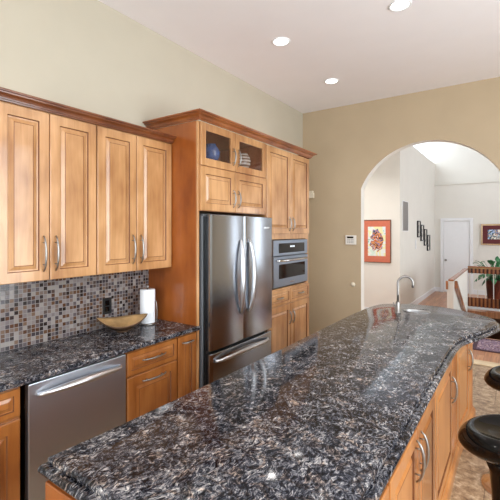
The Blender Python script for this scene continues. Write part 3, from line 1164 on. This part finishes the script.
def offset(pts, d_):
    # mitred inward offset of a counter-clockwise loop
    k = len(pts)
    res = []
    P = [Vector((*q, 0)) for q in pts]
    for i in range(k):
        t1 = (P[i] - P[i - 1]).normalized()
        t2 = (P[(i + 1) % k] - P[i]).normalized()
        n1, n2 = Vector((-t1.y, t1.x, 0)), Vector((-t2.y, t2.x, 0))
        q = P[i] + (n1 + n2) * (d_ / (1 + n1.dot(n2)))
        res.append((q.x, q.y))
    # corner chamfers shrink to a point instead of folding over
    for a_, b_ in CHAMFERS:
        e0, e1 = P[b_] - P[a_], Vector((res[b_][0] - res[a_][0], res[b_][1] - res[a_][1], 0))
        if e0.dot(e1) < 0:
            m = ((res[a_][0] + res[b_][0]) / 2, (res[a_][1] + res[b_][1]) / 2)
            res[a_], res[b_] = (m[0] - 1e-5 * e0.x, m[1] - 1e-5 * e0.y), (m[0] + 1e-5 * e0.x, m[1] + 1e-5 * e0.y)
    return res


CHAMFERS = ((3, 4), (7, 8))
r = thing('island_countertop', 'large dark speckled quartz island top with stepped edge and rounded far end', 'countertop', (2.1, 2.7, 0.865))
sinkc = (2.12, 4.36)
hole = [(sinkc[0] + 0.125 * math.cos(2 * PI * i / 40), sinkc[1] + 0.082 * math.sin(2 * PI * i / 40)) for i in range(40)]
prof = [(0.012, 0.862), (0.003, 0.866), (0.0, 0.872), (0.0, 0.880), (0.004, 0.887), (0.012, 0.891), (0.022, 0.892), (0.032, 0.892), (0.042, 0.8925), (0.042, 0.896), (0.032, 0.8975), (0.032, 0.911), (0.035, 0.917), (0.041, 0.920)]
m_ = MB()
loops = [[m_.bm.verts.new((x, y, z)) for x, y in offset(outline, d_)] for d_, z in prof]
n_ = len(outline)
for a_, b_ in zip(loops[:-1], loops[1:]):
    for i in range(n_):
        j = (i + 1) % n_
        m_.face([a_[i], a_[j], b_[j], b_[i]], True)
for lp, hz in ((loops[0], 0.862), (loops[-1], 0.920)):
    hv = [m_.bm.verts.new((x, y, hz)) for x, y in hole]
    es = []
    for lst in (lp, hv):
        for i in range(len(lst)):
            e = m_.bm.edges.get((lst[i], lst[(i + 1) % len(lst)])) or m_.bm.edges.new((lst[i], lst[(i + 1) % len(lst)]))
            es.append(e)
    bmesh.ops.triangle_fill(m_.bm, use_beauty=True, use_dissolve=False, edges=es, normal=(0, 0, 1))
    if hz < 0.9:
        hv0 = hv
    else:
        for i in range(40):
            m_.face([hv0[i], hv0[(i + 1) % 40], hv[(i + 1) % 40], hv[i]], True)
qs = m_.build('quartz_slab', M['granite'], r)
qs.data.set_sharp_from_angle(angle=math.radians(32))

# small round sink let into the island and its tap
m_ = MB()
rim = [(0.132, 0.000), (0.134, 0.002), (0.130, 0.004), (0.120, 0.003), (0.118, -0.01), (0.112, -0.14), (0.09, -0.165), (0.03, -0.172), (0.028, -0.175), (0.001, -0.175)]
m_.lathe(rim, (sinkc[0], sinkc[1], 0.9205), 40, sy=0.66, cap0=False)
tag(m_.build('bar_sink', M['sinksteel'], keep_normals=True), 'small oval stainless prep sink in the far end of the island top', 'sink')
so = bpy.data.objects['bar_sink']
sm = so.modifiers.new('thickness', 'SOLIDIFY')
sm.thickness = 0.002

fxx, fyy = 1.972, 4.18
r = thing('kitchen_faucet', 'tall gooseneck metal faucet standing at the far end of the island', 'faucet', (fxx, fyy, 0.92))
MB().lathe([(0.030, 0.0), (0.030, 0.006), (0.022, 0.012), (0.0215, 0.105), (0.017, 0.116), (0.013, 0.12)], (fxx, fyy, 0.92), 24).build('faucet_body', M['nickel'], r)
m_ = MB()
sd = Vector((0.97, 0.25, 0)).normalized()
pts = [Vector((fxx, fyy, 0.92 + z)) for z in (0.118, 0.2, 0.27, 0.305)]
for i in range(1, 17):
    a_ = PI * 1.06 * i / 16
    pts.append(Vector((fxx, fyy, 1.225)) + sd * (0.073 * (1 - math.cos(a_))) + Vector((0, 0, 0.073 * math.sin(a_))))
pts.append(pts[-1] + Vector((-0.004, 0, -0.025)))
m_.tube(pts, 0.0115, 12)
m_.build('spout', M['nickel'], r)
m_ = MB()
m_.tube([(fxx - 0.018, fyy - 0.004, 1.0), (fxx - 0.04, fyy - 0.01, 1.0)], 0.012, 10)
m_.tube([(fxx - 0.036, fyy - 0.009, 1.003), (fxx - 0.043, fyy - 0.012, 1.03)], 0.005, 8)
m_.build('lever', M['nickel'], r)

# island base units, doors facing the stools
IB = 2.572


def island_unit(outl, doors, label, cy, posts=(), x_of=None, sink_cut=None):
    rt = thing('island_cabinet', label, 'cabinet', (2.1, cy, 0), 'base cabinets of the island')
    m_ = MB()
    if sink_cut:
        m_.prism(outl, 0.0, 0.70)
        m_.prism(outl, 0.70, 0.8615, sink_cut)
    else:
        m_.prism(outl, 0.0, 0.8615)
    m_.build('cabinet_body', M['maple_base'], rt)
    for (ya, yb, hy, hz) in doors:
        x = IB if x_of is None else x_of
        front(rt, 'door', ya, yb, 0.115, 0.845, x, M['maple_base'], DOOR_I, (hy, hz), True, 0.19)
    for (ya, yb) in posts:
        m_ = MB()
        pts_ = [(IB - 0.005, ya), (IB + 0.02, ya)]
        k = 4
        w_ = (yb - ya) / k
        for q in range(k):
            c0 = ya + w_ * (q + 0.5)
            for s in range(7):
                a_ = PI * s / 6
                pts_.append((IB + 0.02 - 0.009 * math.sin(a_), c0 - 0.36 * w_ * math.cos(a_)))
        pts_ += [(IB + 0.02, yb), (IB - 0.005, yb)]
        m_.prism(pts_, 0.11, 0.855)
        m_.build('fluted_post', M['maple_base'], rt)
    return rt


u1 = island_unit([(1.528, 0.785), (IB, 0.775), (IB, 1.458), (1.56, 1.458)], [(0.82, 1.452, 1.40, 0.70)], 'island base cabinet at the near end, under the front corner of the top', 1.12)
pm = MB()
pm.panel((1.54, 0.783, 0.13), (1, -0.0096, 0), Z_, (0, -1, 0), 1.0, 0.71, DOOR)
pm.build('end_panel', M['cherry'], u1)
u2 = island_unit([(1.575, 1.460), (IB, 1.460), (IB, 2.438), (1.60, 2.438)], [(1.466, 1.945, 1.895, 0.715), (1.945, 2.428, 1.995, 0.715)], 'island base cabinet beside the near stool, with two doors and paired arched handles', 1.95)
u3 = island_unit([(1.60, 2.440), (IB, 2.440), (IB, 3.418), (1.62, 3.418)], [(2.446, 3.150, 3.100, 0.635)], 'island base cabinet between the two stools, with a single wide door', 2.93, posts=[(3.155, 3.414)])
u4 = island_unit([(1.62, 3.420), (IB, 3.420), (2.618, 4.25), (2.52, 4.50), (2.12, 4.62), (1.86, 4.56), (1.70, 4.36), (1.655, 4.1)], [], 'island base cabinet under the rounded far end by the faucet', 4.0, sink_cut=[(sinkc[0] + 0.19 * math.cos(2 * PI * i / 24), sinkc[1] + 0.155 * math.sin(2 * PI * i / 24)) for i in range(24)])
# slightly flared door of the end unit
m_ = MB()
dirf = Vector((2.618 - IB, 0.83, 0)).normalized()
nf = Vector((dirf.y, -dirf.x, 0))
o_ = Vector((IB, 3.42, 0.115)) + dirf * 0.02 + nf * 0.0005
m_.panel(o_, dirf, Z_, nf, 0.58, 0.73, DOOR_I)
fdoor = m_.build('door', M['maple_base'], u4)
handle_bar(fdoor, Vector((IB, 3.42, 0.62)) + dirf * 0.535 + nf * 0.0215, True, 0.19, Nn=nf)
m_ = MB()
o_ = Vector((IB, 3.42, 0)) + dirf * 0.605
pp = []
flute = [(0, 0), (0, 0.02)]
for q in range(4):
    b0 = 0.018 + 0.05 * q
    flute += [(b0, 0.02), (b0 + 0.004, 0.010), (b0 + 0.014, 0.007), (b0 + 0.024, 0.010), (b0 + 0.028, 0.02)]
flute += [(0.222, 0.02), (0.222, 0)]
for s, dd_ in flute:
    q = o_ + dirf * s + nf * dd_
    pp.append((q.x, q.y))
m_.prism(pp, 0.11, 0.862)
m_.build('fluted_post', M['maple_base'], u4)
def skirting(parent, p0, p1):
    m_ = MB()
    rs = []
    for (x, y) in (p0, p1):
        rs.append([(x, y, 0.0), (x + 0.042, y, 0.0), (x + 0.042, y, 0.075), (x + 0.034, y, 0.088), (x + 0.026, y, 0.094), (x + 0.022, y, 0.11), (x, y, 0.11)])
    m_.rings(rs)
    m_.build('skirting_moulding', M['maple_base'], parent)


for u_, p0, p1 in ((u1, (IB + 0.001, 0.78), (IB + 0.001, 1.458)), (u2, (IB + 0.001, 1.461), (IB + 0.001, 2.438)), (u3, (IB + 0.001, 2.441), (IB + 0.001, 3.418)), (u4, (IB + 0.001, 3.421), (2.620, 4.25))):
    skirting(u_, p0, p1)

# ------------------------------------------------------------------ stools
SEG = 48


def make_stool(cx, cy, label):
    rt = thing('bar_stool', label, 'stool', (cx, cy, 0), 'swivel stools along the island')
    MB().lathe([(0.215, 0.0), (0.217, 0.004), (0.212, 0.010), (0.13, 0.022), (0.06, 0.038), (0.042, 0.055), (0.036, 0.09)], (cx, cy, 0), 48).build('base', M['chrome'], rt)
    MB().lathe([(0.030, 0.085), (0.030, 0.32), (0.036, 0.322)], (cx, cy, 0), 24).build('column', M['chrome'], rt)
    MB().lathe([(0.040, 0.315), (0.046, 0.33), (0.052, 0.50), (0.062, 0.60), (0.088, 0.665)], (cx, cy, 0), 32).build('gas_lift_cover', M['black_gloss'], rt)
    m_ = MB()
    pts = [(cx - 0.036, cy - 0.02, 0.30), (cx - 0.12, cy - 0.10, 0.30)] + [(cx - 0.16 * math.cos(a_) - 0.01, cy + 0.14 * math.sin(a_), 0.30) for a_ in [-0.9 + 1.8 * i / 12 for i in range(13)]] + [(cx - 0.12, cy + 0.10, 0.30), (cx - 0.036, cy + 0.02, 0.30)]
    m_.tube(pts, 0.009, 8)
    m_.build('footrest', M['chrome'], rt)
    # scooped seat: front lip faces the island, the back curls up
    m_ = MB()
    base = 0.795
    ox = cx
    cx = cx + 0.03
    rs = []
    def rimz(a_):
        cc = math.cos(a_)                 # +1 at the back (+x), -1 at the front
        return 0.075 * max(0, cc) ** 1.5 - 0.02 * max(0, -cc) + 0.018 * math.sin(a_) ** 2
    def rad(a_):
        return 0.215 + 0.012 * math.cos(2 * a_)
    AA = [2 * PI * i / SEG for i in range(SEG)]
    top = [(0.1, -0.012), (0.25, -0.011), (0.4, -0.008), (0.55, -0.002), (0.66, 0.006), (0.74, 0.011), (0.80, 0.010), (0.86, 0.003), (0.92, -0.009), (0.97, -0.024), (1.0, -0.042), (1.0, -0.056), (0.95, -0.076), (0.84, -0.096), (0.68, -0.112), (0.5, -0.124), (0.36, -0.135), (0.2, -0.138)]
    for t_, dz_ in top:
        lift = max(0, (t_ - 0.25) / 0.75) ** 1.4
        rs.append([(cx + rad(a_) * t_ * math.cos(a_), cy + rad(a_) * t_ * math.sin(a_), base + rimz(a_) * lift + dz_) for a_ in AA])
    m_.rings(rs, smooth=True)
    m_.build('seat', M['black_gloss'], rt)
    return rt


st = make_stool(2.925, 2.25, 'glossy black bar stool nearest the viewer, cut off by the right photo edge')
copy_tree(st, loc=(2.985, 3.21, 0), label='glossy black bar stool farther along the island, seat tip and base in view')

# ------------------------------------------------------------------ recessed lights
def downlight(x, y, label, group=None, watts=30):
    rt = thing('recessed_ceiling_light', label, 'ceiling light', (x, y, CZ), group)
    m_ = MB()
    m_.lathe([(0.098, 0.0), (0.098, -0.006), (0.088, -0.010), (0.074, -0.004), (0.074, 0.0)], (x, y, CZ), 40, cap0=False, cap1=False)
    m_.build('trim_ring', M['white'], rt)
    m_ = MB()
    m_.lathe([(0.074, 0.0), (0.074, -0.003), (0.03, -0.005), (0.0, -0.005)], (x, y, CZ), 40)
    m_.build('lamp', M['lens'], rt)
    d_ = bpy.data.lights.new('lamp_beam', 'SPOT')
    d_.energy = watts
    d_.spot_size = math.radians(125)
    d_.spot_blend = 0.9
    d_.shadow_soft_size = 0.08
    d_.color = (1.0, 0.96, 0.92)
    lo = bpy.data.objects.new('lamp_beam', d_)
    COL.objects.link(lo)
    lo.parent = rt
    lo.location = (0, 0, -0.03)
    return rt


downlight(0.941, 3.565, 'recessed round ceiling light above the refrigerator, leftmost of three')
downlight(0.96, 4.879, 'recessed round ceiling light nearest the arch wall corner')
downlight(0.35, 7.1, 'ceiling light added to brighten the foyer alcove, hidden behind the arch wall', watts=170)  # unseen lamp added to brighten the painting wall
downlight(2.134, 3.577, 'recessed round ceiling light over the island, at the top edge of the photo')
for (x, y) in ((0.94, 0.6), (2.13, 0.6), (4.1, 0.6), (4.1, 3.6)):  # unseen lamps added to lift the room light
    downlight(x, y, 'recessed round ceiling light added outside the frame as fill', 'added ceiling lights out of frame')

# ------------------------------------------------------------------ small things on the arch wall
r = thing('alarm_keypad', 'small white alarm keypad on the tan wall left of the arch', 'keypad', (0.842, YB, 1.55))
MB().box(0.757, 0.927, YB - 0.028, YB - 0.0005, 1.55, 1.695, 0.006).build('keypad_case', M['keypad'], r)
MB().box(0.785, 0.888, YB - 0.0295, YB - 0.028, 1.650, 1.678).build('display', M['black_glass'], r)
for i in range(4):
    for j in range(3):
        MB().box(0.79 + 0.027 * i, 0.808 + 0.027 * i, YB - 0.031, YB - 0.028, 1.575 + 0.023 * j, 1.589 + 0.023 * j, 0.002).build('button', M['vent'], r)
r = thing('door_chime', 'small ivory chime box on the tan wall beside the oven cabinet top', 'chime', (0.15, YB, 2.30))
MB().box(0.085, 0.215, YB - 0.05, YB - 0.0005, 2.31, 2.395, 0.006).build('chime_case', M['plate'], r)
MB().box(0.10, 0.20, YB - 0.035, YB - 0.0005, 2.395, 2.43, 0.005).build('chime_cap', M['plate'], r)
m_ = MB()
m_.rings([[(0.872 + rr_ * math.cos(2 * PI * i / 24), yy_, 0.925 + rr_ * math.sin(2 * PI * i / 24)) for i in range(24)] for rr_, yy_ in ((0.036, YB - 0.0005), (0.036, YB - 0.008), (0.016, YB - 0.012), (0.014, YB - 0.035), (0.005, YB - 0.04))], smooth=True)
tag(m_.build('wall_sensor', M['plate']), 'small round cream bumper low on the tan wall, under the alarm keypad', 'sensor')  # small sensor fixed to the wall, shaped as a round knob

# ------------------------------------------------------------------ foyer things
r = thing('framed_painting', 'abstract painting with wide coral mat on the foyer wall seen through the arch', 'painting', (0.558, YP, 1.095))
m_ = MB()
for bxs in ((0.270, 0.285, 1.095, 2.0), (0.831, 0.846, 1.095, 2.0), (0.285, 0.831, 1.095, 1.11), (0.285, 0.831, 1.985, 2.0)):
    m_.box(bxs[0], bxs[1], YP - 0.03, YP - 0.0005, bxs[2], bxs[3], 0.002)
m_.build('frame', M['thin_frame'], r)
MB().box(0.285, 0.831, YP - 0.018, YP - 0.003, 1.11, 1.985).build('mat_board', M['red_mat'], r)
MB().box(0.367, 0.735, YP - 0.022, YP - 0.018, 1.235, 1.855).build('picture', M['sheet'], r)
m_ = MB()
ring0 = []
for i in range(18):
    a_ = 2 * PI * i / 18
    q = 1 + 0.13 * math.sin(3.3 * i) + 0.07 * math.cos(5.1 * i)
    ring0.append((0.551 + 0.135 * q * math.cos(a_), 1.56 + 0.235 * q * math.sin(a_)))
m_.rings([[(x, yy, z) for x, z in ring0] for yy in (YP - 0.022, YP - 0.0235)])
m_.build('painted_shapes', M['abstract'], r)

r = thing('air_return_grille', 'tall grey air return grille high on the long foyer wall', 'vent', (XF, 8.79, 1.76))
m_ = MB()
for bxs in ((8.535, 8.55, 1.755, 2.405), (9.04, 9.055, 1.755, 2.405), (8.55, 9.04, 1.755, 1.77), (8.55, 9.04, 2.39, 2.405)):
    m_.box(XF + 0.0005, XF + 0.012, bxs[0], bxs[1], bxs[2], bxs[3], 0.002)
m_.build('frame', M['white'], r)
MB().box(XF + 0.0005, XF + 0.003, 8.55, 9.04, 1.77, 2.39).build('backing', M['vent_dark'], r)
m_ = MB()
for k in range(16):
    yy = 8.56 + 0.03 * k
    m_.box(XF + 0.003, XF + 0.010, yy, yy + 0.017, 1.77, 2.39)
m_.build('louvers', M['vent'], r)

frames = [(10.00, 10.31, 1.61, 2.01), (10.40, 10.73, 1.515, 1.92), (10.83, 11.16, 1.385, 1.815), (11.26, 11.60, 1.235, 1.66)]
flabels = ['photo frame in the foyer, first and highest of the stepped row', 'photo frame in the foyer, second of the stepped row from the grille', 'photo frame in the foyer, third of the stepped row from the grille', 'photo frame in the foyer, last and lowest of the stepped row']
for (ya, yb, za, zb_), lb in zip(frames, flabels):
    r = thing('photo_frame', 'black ' + lb, 'photo frame', (XF, (ya + yb) / 2, za), 'stepped photo frames')
    m_ = MB()
    e = 0.025
    m_.box(XF + 0.0005, XF + 0.035, ya, ya + e, za, zb_, 0.002)
    m_.box(XF + 0.0005, XF + 0.035, yb - e, yb, za, zb_, 0.002)
    m_.box(XF + 0.0005, XF + 0.035, ya + e, yb - e, za, za + e, 0.002)
    m_.box(XF + 0.0005, XF + 0.035, ya + e, yb - e, zb_ - e, zb_, 0.002)
    m_.build('frame', M['black'], r)
    MB().box(XF + 0.001, XF + 0.012, ya + e, yb - e, za + e, zb_ - e).build('mat_board', M['photo_mat'], r)
    MB().box(XF + 0.012, XF + 0.015, ya + 0.09, yb - 0.09, za + 0.10, zb_ - 0.10).build('photograph', M['photo'], r)
r = thing('light_switch', 'small white switch plate below the first stepped photo frame', 'switch', (XF, 9.9, 1.35))
MB().box(XF + 0.0005, XF + 0.008, 9.80, 9.92, 1.34, 1.56, 0.002).build('cover_plate', M['white'], r)
MB().box(XF + 0.008, XF + 0.014, 9.84, 9.88, 1.42, 1.48, 0.002).build('rocker', M['white'], r)

r = thing('framed_picture', 'wide landscape print in gold frame with maroon mat, right of the white door', 'picture', (2.75, FY1, 1.38))
pa, pb, pz0, pz1 = 2.19, 3.25, 1.375, 1.955
m_ = MB()
e = 0.045
m_.box(pa, pa + e, FY1 - 0.04, FY1 - 0.0005, pz0, pz1, 0.005)
m_.box(pb - e, pb, FY1 - 0.04, FY1 - 0.0005, pz0, pz1, 0.005)
m_.box(pa + e, pb - e, FY1 - 0.04, FY1 - 0.0005, pz0, pz0 + e, 0.005)
m_.box(pa + e, pb - e, FY1 - 0.04, FY1 - 0.0005, pz1 - e, pz1, 0.005)
m_.build('frame', M['gold_frame'], r)
MB().box(pa + e, pb - e, FY1 - 0.025, FY1 - 0.003, pz0 + e, pz1 - e).build('mat_board', M['maroon'], r)
MB().box(2.355, 3.085, FY1 - 0.028, FY1 - 0.025, 1.54, 1.80).build('picture', M['landscape'], r)

# stairwell: pit, stairs, half wall, railing
pit = MB()
pit.box(1.98, 2.1, 7.5, 9.9, -1.6, -0.12)
pit.box(3.4, 3.5, 7.5, 9.9, -1.6, -0.12)
pit.box(2.1, 3.4, 9.9, 10.0, -1.6, -0.12)
pit.box(2.1, 3.4, 7.4, 7.5, -1.6, -0.12)
pit.box(1.98, 3.5, 7.4, 10.0, -1.7, -1.6)
struct(pit.build('wall_stairwell', M['darkwood']), 'dark lining of the stairwell')
r = thing('staircase', 'dark wooden steps going down inside the white half wall', 'stairs', (2.75, 8.4, -1.55))
for k in range(8):
    MB().box(2.103, 3.397, 7.505 + 0.27 * k, 7.505 + 0.27 * (k + 1), -1.598, -0.18 * (k + 1), 0.004).build('tread', M['darkwood'], r)
r = thing('stair_half_wall', 'low white half wall with brown wooden cap beside the stairwell', 'half wall', (2.05, 8.7, 0))
MB().box(2.0, 2.099, 7.47, 9.88, 0.0, 0.905).build('wall_panel', M['paint_hall'], r)
MB().box(2.02, 2.103, 7.46, 9.955, 0.905, 0.932, 0.004).build('cap_rail', M['oak_rail'], r)
MB().box(1.985, 2.02, 7.440, 7.469, 0.76, 0.905, 0.004).build('cap_bracket', M['oak_rail'], r)
r = thing('stair_handrail', 'slanted brown wooden handrail descending along the white half wall', 'handrail', (2.12, 8.3, 0))
m_ = MB()
m_.rings([[(x, y0_, z0_ + dz_) for x, dz_ in ((2.1, -0.065), (2.145, -0.065), (2.145, 0.065), (2.1, 0.065))] for y0_, z0_ in ((7.60, 0.835), (9.0, 0.10), (9.85, -0.40))])
m_.build('rail_board', M['oak_rail'], r)

r = thing('stair_railing', 'brown wooden picket railing with pale rails behind the island end', 'railing', (3.0, 9.93, 0))
RX0, RX1 = 2.1, 3.9
MB().box(RX0, RX1, 9.895, 9.965, 0.955, 0.985, 0.005).build('top_rail', M['oak_rail'], r)
MB().box(RX0, RX1, 9.905, 9.955, 0.935, 0.955).build('sub_rail', M['gold_frame'], r)
MB().box(RX0, RX1, 9.935, 9.95, 0.83, 0.935).build('upper_board', M['basket'], r)
MB().box(RX0, RX1, 9.935, 9.95, 0.09, 0.29).build('lower_board', M['basket'], r)
MB().box(RX0, RX1, 9.90, 9.96, 0.04, 0.09).build('bottom_rail', M['white'], r)
for k in range(24):
    xx = RX0 + 0.02 + 0.075 * k
    MB().box(xx, xx + 0.036, 9.91, 9.935, 0.83, 0.935).build('picket', M['oak_rail'], r)
    MB().box(xx, xx + 0.036, 9.91, 9.935, 0.09, 0.29).build('picket', M['oak_rail'], r)
    if k % 2 == 0:
        MB().box(xx + 0.010, xx + 0.026, 9.935, 9.95, 0.29, 0.83).build('baluster', M['paint_hall'], r)
MB().box(RX1, RX1 + 0.09, 9.89, 9.98, 0.0, 1.02, 0.005).build('end_post', M['oak_rail'], r)

# plant in its basket, and rugs
px_, py_ = 2.58, 11.2
r = thing('potted_plant', 'leafy green plant in a tall brown planter behind the stair railing', 'plant', (px_, py_, 0))
MB().lathe([(0.16, 0.0), (0.165, 0.01), (0.21, 0.52), (0.225, 0.535), (0.225, 0.57), (0.205, 0.57), (0.2, 0.50)], (px_, py_, 0.009), 28, cap1=False).build('planter', M['basket'], r)
MB().lathe([(0.203, 0.50), (0.1, 0.515), (0.0, 0.52)], (px_, py_, 0.009), 24).build('soil', M['soil'], r)
stem = MB()
leaf = MB()
rnd = random.Random(3)
for k in range(80):
    a_ = rnd.uniform(0, 2 * PI)
    L_ = rnd.uniform(0.14, 0.46)
    up = rnd.uniform(0.05, 0.45)
    p0 = Vector((px_ + 0.05 * math.cos(a_), py_ + 0.05 * math.sin(a_), 0.52))
    tip = Vector((px_ + L_ * math.cos(a_), py_ + L_ * math.sin(a_), 0.55 + up))
    mid = p0.lerp(tip, 0.5) + Vector((0, 0, 0.09))
    stem.tube([p0, mid, tip], 0.004, 6)
    dv = (tip - mid).normalized()
    sdv = dv.cross(Vector((0, 0, 1))).normalized()
    ll, ww = rnd.uniform(0.12, 0.2), rnd.uniform(0.035, 0.055)
    droop = Vector((0, 0, -rnd.uniform(0.0, 0.10)))
    row = []
    for s in range(7):
        t_ = s / 6
        cpt = tip + dv * (ll * t_) + droop * t_ * t_
        w2 = ww * math.sin(PI * (0.06 + 0.94 * t_)) ** 0.8 if t_ < 1 else 0.001
        row.append([leaf.bm.verts.new(cpt - sdv * w2 + Vector((0, 0, 0.012))), leaf.bm.verts.new(cpt), leaf.bm.verts.new(cpt + sdv * w2 + Vector((0, 0, 0.012)))])
    for s in range(6):
        for q in range(2):
            leaf.face([row[s][q], row[s][q + 1], row[s + 1][q + 1], row[s + 1][q]], True)
stem.build('stems', M['leaf'], r)
lo = leaf.build('leaves', M['leaf'], r)
sm = lo.modifiers.new('thickness', 'SOLIDIFY')
sm.thickness = 0.002
tag(MB().box(2.22, 3.8, 10.35, 11.75, 0.0005, 0.009, 0.003).build('area_rug', M['red_rug']), 'red rug on the foyer floor under the potted plant', 'rug')
r = thing('area_rug', 'purple patterned runner rug with dark border on the foyer floor past the arch', 'rug', (3.1, 7.05, 0.0))
m_ = MB()
ra, rb_, rc, rd = 2.43, 3.9, 6.66, 7.42
e = 0.06
m_.box(ra, rb_, rc, rc + e, 0.0005, 0.010, 0.002)
m_.box(ra, rb_, rd - e, rd, 0.0005, 0.010, 0.002)
m_.box(ra, ra + e, rc + e, rd - e, 0.0005, 0.010, 0.002)
m_.box(rb_ - e, rb_, rc + e, rd - e, 0.0005, 0.010, 0.002)
m_.build('rug_border', M['rug_edge'], r)
MB().box(ra + e, rb_ - e, rc + e, rd - e, 0.0005, 0.009).build('rug_field', M['rug_field'], r)
